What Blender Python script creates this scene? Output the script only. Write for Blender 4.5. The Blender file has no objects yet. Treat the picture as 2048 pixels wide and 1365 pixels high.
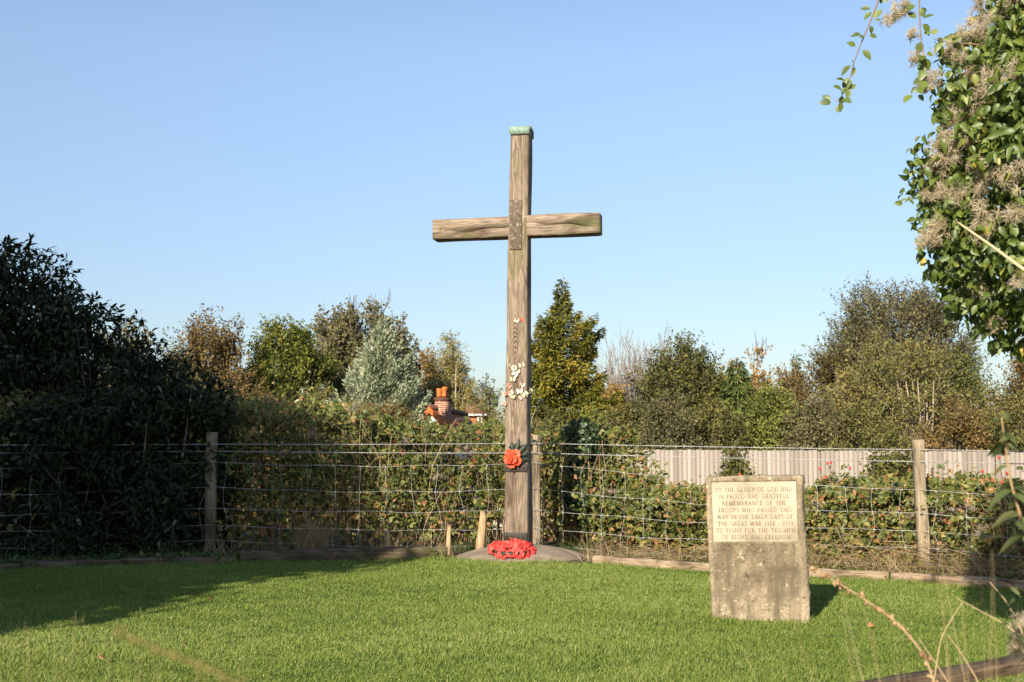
import bpy, math
import numpy as np
from mathutils import Vector
R_ = math.radians
scene = bpy.context.scene
COL = scene.collection

# ------------------------------------------------------------------ camera, sky, sun, exposure
F = 2500.0                     # focal length in pixels of the 2048-pixel photograph
PITCH = R_(4.56)
CAMZ = 1.30
cam_d = bpy.data.cameras.new("camera")
cam_d.sensor_width = 22.2
cam_d.lens = F / 2048 * 22.2
cam_d.clip_start = 0.05
cam_d.clip_end = 4000
cam_d.dof.use_dof = True
cam_d.dof.focus_distance = 10.5
cam_d.dof.aperture_fstop = 5.6
cam = bpy.data.objects.new("camera", cam_d)
COL.objects.link(cam)
cam.location = (0, 0, CAMZ)
cam.rotation_euler = (math.pi / 2 + PITCH, 0, 0)
scene.camera = cam

SUN_AZ, SUN_EL = R_(21.5), R_(24)     # light travels towards +y and +x
world = bpy.data.worlds.new("World")
scene.world = world
world.use_nodes = True
wn = world.node_tree
sky = wn.nodes.new("ShaderNodeTexSky")
sky.sky_type = 'NISHITA'
sky.sun_disc = False
sky.sun_elevation = SUN_EL
sky.sun_rotation = math.pi + SUN_AZ
sky.air_density = 1.0
sky.dust_density = 0.6
sky.ozone_density = 1.6
wn.nodes["Background"].inputs[1].default_value = 0.092
tc = wn.nodes.new("ShaderNodeTexCoord"); sxyz = wn.nodes.new("ShaderNodeSeparateXYZ")
rp = wn.nodes.new("ShaderNodeValToRGB"); mx = wn.nodes.new("ShaderNodeMix"); mx.data_type = 'RGBA'; mx.blend_type = 'MULTIPLY'; mx.inputs[0].default_value = 1
for e_, (p_, c_) in zip((rp.color_ramp.elements[0], rp.color_ramp.elements[1], rp.color_ramp.elements.new(0.12), rp.color_ramp.elements.new(0.3)),
                        ((0.0, (.50, .54, .62)), (0.5, (1.06, 1.02, .97)), (0.12, (.66, .655, .72)), (0.3, (.97, .93, .93)))):
    e_.position = p_; e_.color = (*c_, 1)
wn.links.new(tc.outputs["Generated"], sxyz.inputs[0]); wn.links.new(sxyz.outputs[2], rp.inputs[0])
wn.links.new(sky.outputs[0], mx.inputs[6]); wn.links.new(rp.outputs[0], mx.inputs[7])
wn.links.new(mx.outputs[2], wn.nodes["Background"].inputs[0])

sun_d = bpy.data.lights.new("sun", 'SUN')
sun_d.energy = 4.5
sun_d.angle = R_(0.5)
sun_d.color = (1.0, 0.88, 0.70)
sun = bpy.data.objects.new("sun", sun_d)
COL.objects.link(sun)
Ldir = Vector((math.sin(SUN_AZ) * math.cos(SUN_EL), math.cos(SUN_AZ) * math.cos(SUN_EL), -math.sin(SUN_EL)))
sun.rotation_euler = Ldir.to_track_quat('-Z', 'Y').to_euler()
sun.location = (-8, -20, 15)

scene.view_settings.view_transform = 'Standard'
scene.view_settings.look = 'None'
scene.view_settings.exposure = 1.07
scene.view_settings.gamma = 1.0
scene.render.engine = 'CYCLES'
scene.cycles.max_bounces = 6
scene.cycles.transparent_max_bounces = 4

# ------------------------------------------------------------------ helpers
def at(px, py, Y):
    """World point at depth Y (metres in front of the camera) seen at a photo pixel."""
    dx, dz = (px - 1024) / F, -(py - 682.5) / F
    d = np.array([dx, math.cos(PITCH) - dz * math.sin(PITCH), math.sin(PITCH) + dz * math.cos(PITCH)])
    return np.array([0, 0, CAMZ]) + d * (Y / d[1])

def atz(px, py, Z):
    dx, dz = (px - 1024) / F, -(py - 682.5) / F
    d = np.array([dx, math.cos(PITCH) - dz * math.sin(PITCH), math.sin(PITCH) + dz * math.cos(PITCH)])
    return np.array([0, 0, CAMZ]) + d * ((Z - CAMZ) / d[2])

def rng_(s): return np.random.default_rng(s)
def unit(v):
    v = np.asarray(v, float)
    return v / np.maximum(np.linalg.norm(v, axis=-1, keepdims=True), 1e-9)
def randn(r, n): return unit(r.normal(size=(n, 3)))

def wob(p, s=1.0, seed=0):
    """cheap smooth 3-D noise in about -1..1"""
    p = np.asarray(p, float) * s
    r = rng_(1000 + seed)
    out = np.zeros(p.shape[:-1])
    for k in range(6):
        d = r.normal(size=3) * (1 + 0.5 * k)
        out += np.sin(p @ d + r.uniform(0, 6.28)) / (1 + 0.4 * k)
    return out / 2.4

class Geo:
    def __init__(s): s.v, s.f, s.t, s.n = [], [], [], 0
    def add(s, v, f, t=None):
        v = np.asarray(v, float).reshape(-1, 3)
        if len(v) == 0: return s
        for ff in (f if isinstance(f, list) else [f]):
            s.f.append(np.asarray(ff, int) + s.n)
        s.v.append(v)
        s.t.append(np.broadcast_to(0.5 if t is None else t, (len(v),)).astype(float))
        s.n += len(v)
        return s

def build(geo, name, mat, parent=None, smooth=False, origin=None, bevel=0):
    me = bpy.data.meshes.new(name)
    V = np.concatenate(geo.v)
    root = parent
    while root is not None and root.parent is not None: root = root.parent
    off = np.array(root.location) if root is not None else (np.array(origin) if origin is not None else np.zeros(3))
    V = V - off
    me.vertices.add(len(V))
    me.vertices.foreach_set("co", V.astype(np.float32).ravel())
    loops = np.concatenate([f.ravel() for f in geo.f])
    tot = np.concatenate([np.full(len(f), f.shape[1]) for f in geo.f])
    st = np.concatenate([[0], np.cumsum(tot)[:-1]])
    me.loops.add(len(loops))
    me.loops.foreach_set("vertex_index", loops.astype(np.int32))
    me.polygons.add(len(tot))
    me.polygons.foreach_set("loop_start", st.astype(np.int32))
    me.polygons.foreach_set("loop_total", tot.astype(np.int32))
    if smooth: me.polygons.foreach_set("use_smooth", np.ones(len(tot), bool))
    a = me.attributes.new("tint", 'FLOAT', 'POINT')
    a.data.foreach_set("value", np.concatenate(geo.t).astype(np.float32))
    me.update(calc_edges=True)
    me.validate()
    if mat: me.materials.append(mat)
    o = bpy.data.objects.new(name, me)
    COL.objects.link(o)
    if parent is not None: o.parent = parent
    elif origin is not None: o.location = origin
    if bevel:
        b = o.modifiers.new("bevel", 'BEVEL'); b.width = bevel; b.segments = 2; b.limit_method = 'ANGLE'
    return o

def tag(o, label, cat, group=None, kind=None):
    if label: o["label"] = label
    if cat: o["category"] = cat
    if group: o["group"] = group
    if kind: o["kind"] = kind
    return o

def thing(name, label, cat, loc=(0, 0, 0), group=None):
    o = bpy.data.objects.new(name, None)
    o.empty_display_size = 0.2
    COL.objects.link(o)
    o.location = [float(c) for c in loc]
    return tag(o, label, cat, group)

def dup(o, parent=None):
    c = o.copy(); COL.objects.link(c); c.parent = parent
    for ch in list(o.children): dup(ch, c)
    return c

def box(g, x0, x1, y0, y1, z0, z1, t=None, M=None):
    v = np.array([[x, y, z] for x in (x0, x1) for y in (y0, y1) for z in (z0, z1)], float)
    if M is not None: v = M(v)
    return g.add(v, np.array([[0, 1, 3, 2], [4, 6, 7, 5], [0, 4, 5, 1], [2, 3, 7, 6], [0, 2, 6, 4], [1, 5, 7, 3]]), t)

def tube(g, P, r, n=6, t=None, caps=True):
    P = np.asarray(P, float); m = len(P)
    r = np.broadcast_to(r, (m,))
    T = unit(np.gradient(P, axis=0))
    ref = np.array([0, 0, 1.0]) if abs(T[:, 2]).mean() < 0.8 else np.array([1.0, 0, 0])
    A = unit(np.cross(T, ref)); B = np.cross(T, A)
    a = np.arange(n) * 2 * math.pi / n
    V = P[:, None] + (A[:, None] * np.cos(a)[None, :, None] + B[:, None] * np.sin(a)[None, :, None]) * r[:, None, None]
    i = np.arange(m - 1)[:, None] * n; j = np.arange(n)[None]; k = (j + 1) % n
    Q = np.stack([i + j, i + k, i + n + k, i + n + j], -1).reshape(-1, 4)
    fs = [Q]
    if caps: fs.append(np.arange(n)[None, ::-1]); fs.append((np.arange(n) + (m - 1) * n)[None])
    return g.add(V.reshape(-1, 3), fs, t)

def twigs(g, P0, P1, r0, r1, t=None):
    """many thin three-sided twigs at once"""
    P0, P1 = np.asarray(P0, float), np.asarray(P1, float)
    n = len(P0)
    if n == 0: return
    T = unit(P1 - P0)
    ref = np.where(np.abs(T[:, 2:3]) < 0.8, np.array([[0, 0, 1.0]]), np.array([[1.0, 0, 0]]))
    A = unit(np.cross(T, ref)); B = np.cross(T, A)
    r0 = np.broadcast_to(r0, (n,))[:, None]; r1 = np.broadcast_to(r1, (n,))[:, None]
    ring = [A * math.cos(k * 2.0944) + B * math.sin(k * 2.0944) for k in range(3)]
    V = np.stack([P0 + q * r0 for q in ring] + [P1 + q * r1 for q in ring], 1)
    b = (np.arange(n) * 6)[:, None]
    Q = np.concatenate([b + np.array([[0, 1, 4, 3]]), b + np.array([[1, 2, 5, 4]]), b + np.array([[2, 0, 3, 5]])])
    g.add(V.reshape(-1, 3), Q, t if t is None or np.ndim(t) == 0 else np.repeat(t, 6))

def leaves(g, P, D, N, L, W, t, fold=0.12):
    """folded pointed leaves (4 points, 2 faces each)"""
    P, D = np.asarray(P), unit(D)
    S = unit(np.cross(D, N)); U = np.cross(S, D)
    n = len(P)
    L = np.broadcast_to(L, (n,))[:, None]; W = np.broadcast_to(W, (n,))[:, None]
    mid = P + D * L * 0.45 + U * L * fold
    V = np.stack([P, mid + S * W, P + D * L, mid - S * W], 1)
    b = (np.arange(n) * 4)[:, None]
    f = np.concatenate([b + np.array([[0, 1, 2]]), b + np.array([[0, 2, 3]])])
    g.add(V.reshape(-1, 3), f, np.repeat(np.broadcast_to(t, (n,)), 4))

def ovate(g, P, D, N, L, W, t, curl=0.25, fold=0.15):
    """broad leaves with a midrib, shaped edge and curl (10 points, 12 faces)"""
    P, D = np.asarray(P), unit(D)
    S = unit(np.cross(D, N)); U = np.cross(S, D)
    n = len(P)
    L = np.broadcast_to(L, (n,))[:, None]; W = np.broadcast_to(W, (n,))[:, None]
    curl = np.broadcast_to(curl, (n,))[:, None]
    us = [0, 0.22, 0.5, 0.78, 1.0]; ws = [0, 0.82, 1.0, 0.55, 0]
    M = [P + D * L * (u - 0.25 * abs(0) ) - U * L * curl * u * u for u in us]
    l = [M[i] + S * W * ws[i] + U * W * fold * ws[i] * 2 for i in (1, 2, 3)]
    r = [M[i] - S * W * ws[i] + U * W * fold * ws[i] * 2 for i in (1, 2, 3)]
    V = np.stack(M + l + r, 1)                      # 0-4 rib, 5-7 left, 8-10 right
    tr = np.array([[0, 5, 1], [0, 1, 8], [3, 7, 4], [3, 4, 10]])
    qd = np.array([[1, 5, 6, 2], [2, 6, 7, 3], [1, 2, 9, 8], [2, 3, 10, 9]])
    b = np.arange(n) * 11
    g.add(V.reshape(-1, 3), [(b[:, None, None] + tr[None]).reshape(-1, 3), (b[:, None, None] + qd[None]).reshape(-1, 4)],
          np.repeat(np.broadcast_to(t, (n,)), 11))

def icos(sub=1):
    import bmesh
    bm = bmesh.new(); bmesh.ops.create_icosphere(bm, subdivisions=sub, radius=1)
    v = np.array([x.co[:] for x in bm.verts]); f = np.array([[q.index for q in p.verts] for p in bm.faces]); bm.free()
    return v, f

# ------------------------------------------------------------------ materials
def newmat(name):
    m = bpy.data.materials.new(name); m.use_nodes = True
    nt = m.node_tree; nt.nodes.clear()
    out = nt.nodes.new("ShaderNodeOutputMaterial")
    return m, nt, out
def nd(nt, kind, **kw):
    n = nt.nodes.new(kind)
    for k, v in kw.items():
        if isinstance(k, str) and hasattr(n, k): setattr(n, k, v)
    return n
def ramp(nt, stops, src, interp='LINEAR'):
    n = nt.nodes.new("ShaderNodeValToRGB"); cr = n.color_ramp; cr.interpolation = interp
    while len(cr.elements) < len(stops): cr.elements.new(0.5)
    for e, (p, c) in zip(cr.elements, stops): e.position = p; e.color = (*c, 1) if len(c) == 3 else c
    nt.links.new(src, n.inputs[0]); return n.outputs[0]
def noise(nt, vec, scale, detail=4, rough=0.6, dist=0.0):
    n = nt.nodes.new("ShaderNodeTexNoise")
    n.inputs["Scale"].default_value = scale; n.inputs["Detail"].default_value = detail
    n.inputs["Roughness"].default_value = rough; n.inputs["Distortion"].default_value = dist
    nt.links.new(vec, n.inputs["Vector"]); return n.outputs[0]
def coords(nt, scale=(1, 1, 1), kind="Object"):
    c = nt.nodes.new("ShaderNodeTexCoord"); m = nt.nodes.new("ShaderNodeMapping")
    m.inputs["Scale"].default_value = scale
    nt.links.new(c.outputs[kind], m.inputs[0]); return m.outputs[0]
def mix(nt, a, b, fac, mode='MIX'):
    n = nt.nodes.new("ShaderNodeMix"); n.data_type = 'RGBA'; n.blend_type = mode
    for sock, val in ((n.inputs[6], a), (n.inputs[7], b), (n.inputs[0], fac)):
        if isinstance(val, (int, float)): sock.default_value = val
        elif isinstance(val, tuple): sock.default_value = (*val, 1)
        else: nt.links.new(val, sock)
    return n.outputs[2]
def bsdf(nt, out, col, rough=0.8, bump=None, bstr=0.3, bdist=0.01, spec=0.3, metal=0.0):
    p = nt.nodes.new("ShaderNodeBsdfPrincipled")
    if isinstance(col, tuple): p.inputs["Base Color"].default_value = (*col, 1)
    else: nt.links.new(col, p.inputs["Base Color"])
    p.inputs["Roughness"].default_value = rough; p.inputs["Metallic"].default_value = metal
    p.inputs["Specular IOR Level"].default_value = spec
    if bump is not None:
        b = nt.nodes.new("ShaderNodeBump"); b.inputs["Strength"].default_value = bstr; b.inputs["Distance"].default_value = bdist
        nt.links.new(bump, b.inputs["Height"]); nt.links.new(b.outputs[0], p.inputs["Normal"])
    nt.links.new(p.outputs[0], out.inputs[0]); return p

def leafmat(name, stops, trans=0.3, gloss=0.06, rough=0.45):
    gloss, rough = gloss * 0.45, max(rough, 0.5)
    m, nt, out = newmat(name)
    a = nd(nt, "ShaderNodeAttribute"); a.attribute_name = "tint"
    c = ramp(nt, stops, a.outputs["Fac"])
    d = nt.nodes.new("ShaderNodeBsdfDiffuse"); tr = nt.nodes.new("ShaderNodeBsdfTranslucent")
    gl = nt.nodes.new("ShaderNodeBsdfGlossy"); gl.inputs["Roughness"].default_value = rough
    gl.inputs["Color"].default_value = (0.9, 0.95, 0.9, 1)
    m1 = nt.nodes.new("ShaderNodeMixShader"); m1.inputs[0].default_value = trans
    m2 = nt.nodes.new("ShaderNodeMixShader"); m2.inputs[0].default_value = gloss
    nt.links.new(c, d.inputs[0]); nt.links.new(c, tr.inputs[0])
    nt.links.new(d.outputs[0], m1.inputs[1]); nt.links.new(tr.outputs[0], m1.inputs[2])
    nt.links.new(m1.outputs[0], m2.inputs[1]); nt.links.new(gl.outputs[0], m2.inputs[2])
    nt.links.new(m2.outputs[0], out.inputs[0]); return m

def tintmat(name, stops, rough=0.8, spec=0.25, nscale=None):
    m, nt, out = newmat(name)
    a = nd(nt, "ShaderNodeAttribute"); a.attribute_name = "tint"
    c = ramp(nt, stops, a.outputs["Fac"])
    if nscale:
        n = noise(nt, coords(nt), nscale)
        c = mix(nt, c, ramp(nt, [(0.3, (0.45, 0.45, 0.45)), (0.7, (1.2, 1.2, 1.2))], n), 0.8, 'MULTIPLY')
    bsdf(nt, out, c, rough, spec=spec); return m

def woodmat(name, stops, axis='Z', fine=60, long=1.6, bstr=0.5, moss=0.0, kind="Object", rings=True, arch=None):
    m, nt, out = newmat(name)
    sc = {'Z': (fine, fine, long), 'X': (long, fine, fine), 'Y': (fine, long, fine)}[axis]
    s2 = tuple(v * 0.16 if v == fine else v * 0.5 for v in sc)
    v = coords(nt, sc, kind)
    n1 = noise(nt, v, 1.0, 6, 0.65, 0.4)
    v2 = coords(nt, s2, kind)
    n2 = noise(nt, v2, 1.0, 2, 0.45, 0.7)
    wv = nt.nodes.new("ShaderNodeMath"); wv.operation = 'MULTIPLY'; wv.inputs[1].default_value = 70.0
    nt.links.new(n2, wv.inputs[0])
    sn = nt.nodes.new("ShaderNodeMath"); sn.operation = 'SINE'; nt.links.new(wv.outputs[0], sn.inputs[0])
    ma = nt.nodes.new("ShaderNodeMath"); ma.operation = 'MULTIPLY_ADD'; ma.inputs[1].default_value = 0.13 if rings else 0.05
    nt.links.new(sn.outputs[0], ma.inputs[0]); nt.links.new(n1, ma.inputs[2])
    c = ramp(nt, stops, ma.outputs[0])
    big = noise(nt, coords(nt, (3, 3, 1.1) if axis == 'Z' else (1.1, 3, 3), kind), 1.3, 4, 0.6, 0.6)
    c = mix(nt, c, ramp(nt, [(0.34, (0.42, 0.37, 0.33)), (0.5, (1, 1, 1)), (0.68, (1.28, 1.24, 1.18))], big), 0.95, 'MULTIPLY')
    if arch:
        sx = nt.nodes.new("ShaderNodeSeparateXYZ"); tc = nt.nodes.new("ShaderNodeTexCoord"); nt.links.new(tc.outputs["Object"], sx.inputs[0])
        def mth(op, a_, b_=None, c_=None):
            q = nt.nodes.new("ShaderNodeMath"); q.operation = op
            for k, v_ in enumerate((a_, b_, c_)):
                if v_ is None: continue
                if isinstance(v_, (int, float)): q.inputs[k].default_value = v_
                else: nt.links.new(v_, q.inputs[k])
            return q.outputs[0]
        nz = noise(nt, coords(nt, (7, 7, 2.5)), 1.0, 2)
        xx_ = mth('ADD', sx.outputs[0], 0.012)
        f_ = mth('ADD', mth('MULTIPLY_ADD', mth('MULTIPLY', xx_, xx_), 46.0, sx.outputs[2]), mth('MULTIPLY', nz, 0.22))
        sn2 = mth('SINE', mth('MULTIPLY', f_, 105.0))
        msk = mth('MULTIPLY', mth('SUBTRACT', 1.0, mth('SMOOTH_MAX', mth('MULTIPLY', mth('ABSOLUTE', mth('SUBTRACT', sx.outputs[2], arch)), 2.6), mth('MULTIPLY', mth('ABSOLUTE', xx_), 13.0), 0.1)), 1.4)
        msk = mth('MULTIPLY', mth('MAXIMUM', msk, 0.0), mth('MULTIPLY', mth('ADD', sn2, 0.6), 0.5))
        msk.node.use_clamp = True
        c = mix(nt, c, (0.075, 0.05, 0.032), msk)
    crack = noise(nt, coords(nt, tuple(q * 0.33 if q == fine else q * 0.8 for q in sc), kind), 1.0, 5, 0.6, 0.8)
    cm = ramp(nt, [(0.475, (0, 0, 0)), (0.5, (1, 1, 1)), (0.525, (0, 0, 0))], crack)
    gate = ramp(nt, [(0.5, (0, 0, 0)), (0.62, (1, 1, 1))], noise(nt, coords(nt, (2, 2, 2), kind), 1.7, 2))
    cm = mix(nt, (0, 0, 0), cm, gate)
    c = mix(nt, c, (0.035, 0.026, 0.02), cm)
    if moss:
        g = noise(nt, coords(nt, (4.5, 4.5, 1.3) if axis == 'Z' else (1.3, 4.5, 4.5), kind), 1.1, 4, 0.6, 0.5)
        c = mix(nt, c, (0.075, 0.085, 0.025), ramp(nt, [(0.52, (0, 0, 0)), (0.72, (moss, moss, moss))], g))
    bsdf(nt, out, c, 0.85, ma.outputs[0], bstr, 0.006, spec=0.15)
    return m

WEATHERED = [(0.2, (0.08, 0.06, 0.043)), (0.38, (0.165, 0.125, 0.092)), (0.56, (0.245, 0.192, 0.148)), (0.8, (0.34, 0.275, 0.22))]
M_oak = woodmat("weathered oak", WEATHERED, 'Z', 95, 1.5, 0.6, moss=0.8, arch=2.46)
M_oakx = woodmat("weathered oak beam", WEATHERED, 'X', 95, 1.5, 0.6, moss=0.75)
M_post = woodmat("fence post wood", [(0.25, (0.14, 0.115, 0.08)), (0.5, (0.245, 0.20, 0.14)), (0.8, (0.34, 0.29, 0.215))], 'Z', 80, 2.0, 0.4, rings=False)
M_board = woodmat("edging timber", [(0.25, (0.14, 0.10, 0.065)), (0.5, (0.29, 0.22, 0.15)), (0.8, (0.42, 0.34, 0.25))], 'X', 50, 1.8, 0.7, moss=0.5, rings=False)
M_pale = tintmat("pale fence boards", [(0, (0.21, 0.18, 0.15)), (0.5, (0.28, 0.243, 0.205)), (1, (0.34, 0.30, 0.26))], 0.9, 0.1)
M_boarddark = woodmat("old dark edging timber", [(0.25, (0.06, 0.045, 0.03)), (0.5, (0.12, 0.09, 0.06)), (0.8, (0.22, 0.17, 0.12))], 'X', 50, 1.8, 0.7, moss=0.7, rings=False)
M_stump = woodmat("dead stump wood", [(0.25, (0.14, 0.09, 0.05)), (0.5, (0.36, 0.25, 0.14)), (0.8, (0.55, 0.43, 0.28))], 'Z', 70, 3, 0.7, rings=False)

def copper():
    m, nt, out = newmat("verdigris copper")
    n = noise(nt, coords(nt), 22, 6, 0.65)
    c = ramp(nt, [(0.3, (0.10, 0.13, 0.09)), (0.45, (0.17, 0.25, 0.20)), (0.62, (0.24, 0.34, 0.27)), (0.8, (0.33, 0.41, 0.33))], n)
    bsdf(nt, out, c, 0.7, n, 0.3, 0.004); return m
def speckled(name, stops, sc=40, rough=0.8, bstr=0.4, extra=None, bdist=0.01):
    m, nt, out = newmat(name)
    v = coords(nt)
    n = noise(nt, v, sc, 6, 0.7)
    c = ramp(nt, stops, n)
    big = noise(nt, v, sc * 0.09, 4, 0.6, 0.5)
    c = mix(nt, c, ramp(nt, [(0.35, (0.6, 0.58, 0.55)), (0.6, (1.1, 1.08, 1.05))], big), 0.8, 'MULTIPLY')
    if extra: c = extra(nt, v, c)
    bsdf(nt, out, c, rough, n, bstr, bdist, spec=0.2); return m
M_copper = copper()
M_plaque = speckled("worn dark plaque", [(0.3, (0.06, 0.048, 0.036)), (0.5, (0.13, 0.10, 0.075)), (0.6, (0.17, 0.135, 0.105)), (0.67, (0.48, 0.44, 0.39))], 30)
M_iron = speckled("black painted iron", [(0.3, (0.022, 0.019, 0.016)), (0.7, (0.055, 0.047, 0.04))], 60, 0.5)
def lichen(nt, v, c):
    def spots(sc, lo, hi, amt):
        n = noise(nt, v, sc, 5, 0.65); return ramp(nt, [(lo, (0, 0, 0)), (hi, (amt, amt, amt))], n)
    sx = nt.nodes.new("ShaderNodeSeparateXYZ"); nt.links.new(v, sx.inputs[0])
    zz = ramp(nt, [(0.04, (0, 0, 0)), (0.30, (1, 1, 1)), (0.56, (1, 1, 1)), (0.575, (0.15, 0.15, 0.15))], sx.outputs[2])
    xm = nt.nodes.new("ShaderNodeMath"); xm.operation = 'MULTIPLY_ADD'; xm.inputs[1].default_value = 1; xm.inputs[2].default_value = 0.5
    nt.links.new(sx.outputs[0], xm.inputs[0])
    xr = ramp(nt, [(0.14, (0.3, 0.3, 0.3)), (0.22, (1, 1, 1)), (0.76, (1, 1, 1)), (0.82, (0.1, 0.1, 0.1))], xm.outputs[0])
    st0 = mix(nt, zz, xr, 1.0, 'MULTIPLY')
    st1 = mix(nt, st0, ramp(nt, [(0.35, (0.35, 0.35, 0.35)), (0.6, (0.95, 0.95, 0.95))], noise(nt, v, 7, 5, 0.65)), 1.0, 'MULTIPLY')
    c = mix(nt, c, mix(nt, c, (0.46, 0.43, 0.40), 1.0, 'MULTIPLY'), st1)
    c = mix(nt, c, (0.56, 0.50, 0.36), spots(21, 0.60, 0.66, 0.7))
    c = mix(nt, c, (0.075, 0.06, 0.04), spots(30, 0.585, 0.65, 0.85))
    m2 = nt.nodes.new("ShaderNodeMapping"); m2.inputs["Scale"].default_value = (13, 13, 1.6); nt.links.new(v, m2.inputs[0])
    st = noise(nt, m2.outputs[0], 1.0, 4, 0.6, 0.3)
    c = mix(nt, c, (0.115, 0.095, 0.062), ramp(nt, [(0.46, (0, 0, 0)), (0.66, (0.85, 0.85, 0.85))], st))
    return c
M_stone = speckled("lichened stone", [(0.25, (0.18, 0.145, 0.10)), (0.5, (0.325, 0.27, 0.19)), (0.75, (0.45, 0.385, 0.285))], 55, 0.9, 0.9, lichen, 0.012)
M_mound = speckled("pebbly concrete", [(0.25, (0.14, 0.11, 0.085)), (0.5, (0.27, 0.215, 0.165)), (0.72, (0.38, 0.32, 0.26))], 60, 0.9, 0.9)
M_cream = speckled("cream limestone", [(0.2, (0.31, 0.255, 0.185)), (0.45, (0.385, 0.332, 0.255)), (0.8, (0.43, 0.38, 0.305))], 30, 0.75, 0.15)
M_letter = speckled("worn grey lettering", [(0.3, (0.10, 0.08, 0.055)), (0.7, (0.22, 0.18, 0.13))], 40, 0.8, 0.1)
M_wire = speckled("galvanised wire", [(0.3, (0.30, 0.31, 0.32)), (0.7, (0.52, 0.53, 0.54))], 20, 0.5)
M_rib = tintmat("brown stems", [(0, (0.07, 0.045, 0.025)), (0.5, (0.17, 0.11, 0.065)), (1, (0.42, 0.31, 0.19))])
M_bark = tintmat("bark", [(0, (0.06, 0.045, 0.032)), (0.5, (0.12, 0.095, 0.07)), (1, (0.24, 0.19, 0.14))], nscale=3)
M_palebark = tintmat("pale bark", [(0, (0.20, 0.16, 0.11)), (0.5, (0.30, 0.25, 0.18)), (1, (0.42, 0.36, 0.28))], nscale=3)
M_greybark = tintmat("grey twigs", [(0, (0.17, 0.145, 0.125)), (1, (0.32, 0.28, 0.25))])
M_birch = tintmat("birch bark", [(0, (0.38, 0.32, 0.23)), (0.5, (0.52, 0.45, 0.34)), (1, (0.66, 0.60, 0.5))], nscale=3)
M_red = tintmat("red plastic petals", [(0, (0.42, 0.020, 0.018)), (0.5, (0.62, 0.055, 0.045)), (1, (0.70, 0.15, 0.115))], 0.55, 0.35)
M_orangered = tintmat("orange red petals", [(0, (0.50, 0.03, 0.012)), (0.5, (0.70, 0.075, 0.025)), (1, (0.78, 0.14, 0.06))], 0.55, 0.35)
M_black = tintmat("black plastic", [(0, (0.012, 0.012, 0.012)), (1, (0.035, 0.033, 0.03))], 0.4, 0.4)
M_darkleaf = tintmat("dark green plastic leaf", [(0, (0.008, 0.014, 0.008)), (1, (0.022, 0.036, 0.018))], 0.5, 0.3)

# ------------------------------------------------------------------ ground
kerb = [(-9, 11.9), (-5.16, 12.75), (-2.86, 13.4), (-0.85, 13.85), (0.98, 13.25), (1.97, 12.5), (2.9, 12.1), (3.89, 11.4), (4.46, 11.0), (8, 8.6)]
KX, KY = np.array(kerb).T
def kerb_y(x): return np.interp(x, KX, KY)
def gz(x, y):
    x, y = np.asarray(x, float), np.asarray(y, float)
    z = 0.018 * np.sin(x * 1.3 + 0.5) * np.sin(y * 0.9) * np.clip((12 - y) / 4, 0, 1)
    z = z - 1.0 * np.clip((y - 18.5) / 5, 0, 1) - 1.5 * np.clip((y - 26) / 24, 0, 1)
    return z
xs = np.concatenate([[-1500, -400, -120, -60, -30], np.linspace(-16, 16, 129), [30, 60, 120, 400, 1500]])
ys = np.concatenate([[-600, -120, -40, -15], np.linspace(-4, 27, 125), np.linspace(28, 60, 24), [100, 300, 900, 2500]])
X, Yg = np.meshgrid(xs, ys)
g = Geo()
nx, ny = len(xs), len(ys)
i = (np.arange(ny - 1)[:, None] * nx + np.arange(nx - 1)[None]).ravel()
behind = np.clip((Yg - kerb_y(X)) / 0.3, 0, 1)
g.add(np.stack([X, Yg, gz(X, Yg)], -1).reshape(-1, 3), np.stack([i, i + 1, i + nx + 1, i + nx], -1), behind.ravel())
m, nt, out = newmat("turf and soil")
v = coords(nt)
n1 = noise(nt, v, 9, 6, 0.7); n2 = noise(nt, v, 0.7, 3, 0.5)
turf = mix(nt, ramp(nt, [(0.3, (0.035, 0.06, 0.012)), (0.6, (0.085, 0.13, 0.028)), (0.8, (0.13, 0.16, 0.05))], n1),
           ramp(nt, [(0.35, (0.8, 0.85, 0.8)), (0.65, (1.15, 1.1, 1.0))], n2), 1.0, 'MULTIPLY')
soil = ramp(nt, [(0.3, (0.035, 0.028, 0.018)), (0.55, (0.09, 0.07, 0.042)), (0.75, (0.17, 0.135, 0.08))], n1)
a = nd(nt, "ShaderNodeAttribute"); a.attribute_name = "tint"
bsdf(nt, out, mix(nt, turf, soil, a.outputs["Fac"]), 0.95, n1, 0.6, 0.02, spec=0.1)
tag(build(g, "ground", m, smooth=True), None, None, kind="structure")

# ------------------------------------------------------------------ lawn grass
r = rng_(5)
N = 760000
yy = 5.4 + (14.2 - 5.4) * r.random(N) ** 0.92
hw = yy * 0.43 + 0.4
xx = (r.random(N) * 2 - 1) * hw
k = (yy < kerb_y(xx) - 0.03) & (((xx - 0.107) / 0.80) ** 2 + ((yy - 14.2) / 0.735) ** 2 > 1)
xx, yy = xx[k], yy[k]
N = len(xx)
patch = wob(np.stack([xx, yy, xx * 0], -1), 1.6, 3)
fine_ = wob(np.stack([xx, yy, xx * 0], -1), 6.5, 4)
kk = r.random(N) < np.clip(0.85 + 0.3 * fine_, 0.35, 1)
xx, yy, patch, fine_ = xx[kk], yy[kk], patch[kk], fine_[kk]; N = len(xx)
edge = np.clip(1 - (kerb_y(xx) - yy) / 0.25, 0, 1)
H = (0.016 + 0.017 * r.random(N) ** 1.5) * (1 + 0.30 * fine_ + 0.2 * patch) * (1 + 0.9 * edge)
H[r.random(N) < 0.012] *= 1.9
ca, sa = math.cos(-0.27), math.sin(-0.27); ux, uy = xx - 1.752, yy - 9.1
lx_s, ly_s = np.abs(ux * ca + uy * sa) - 0.37, np.abs(-ux * sa + uy * ca - 0.06) - 0.09
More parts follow.
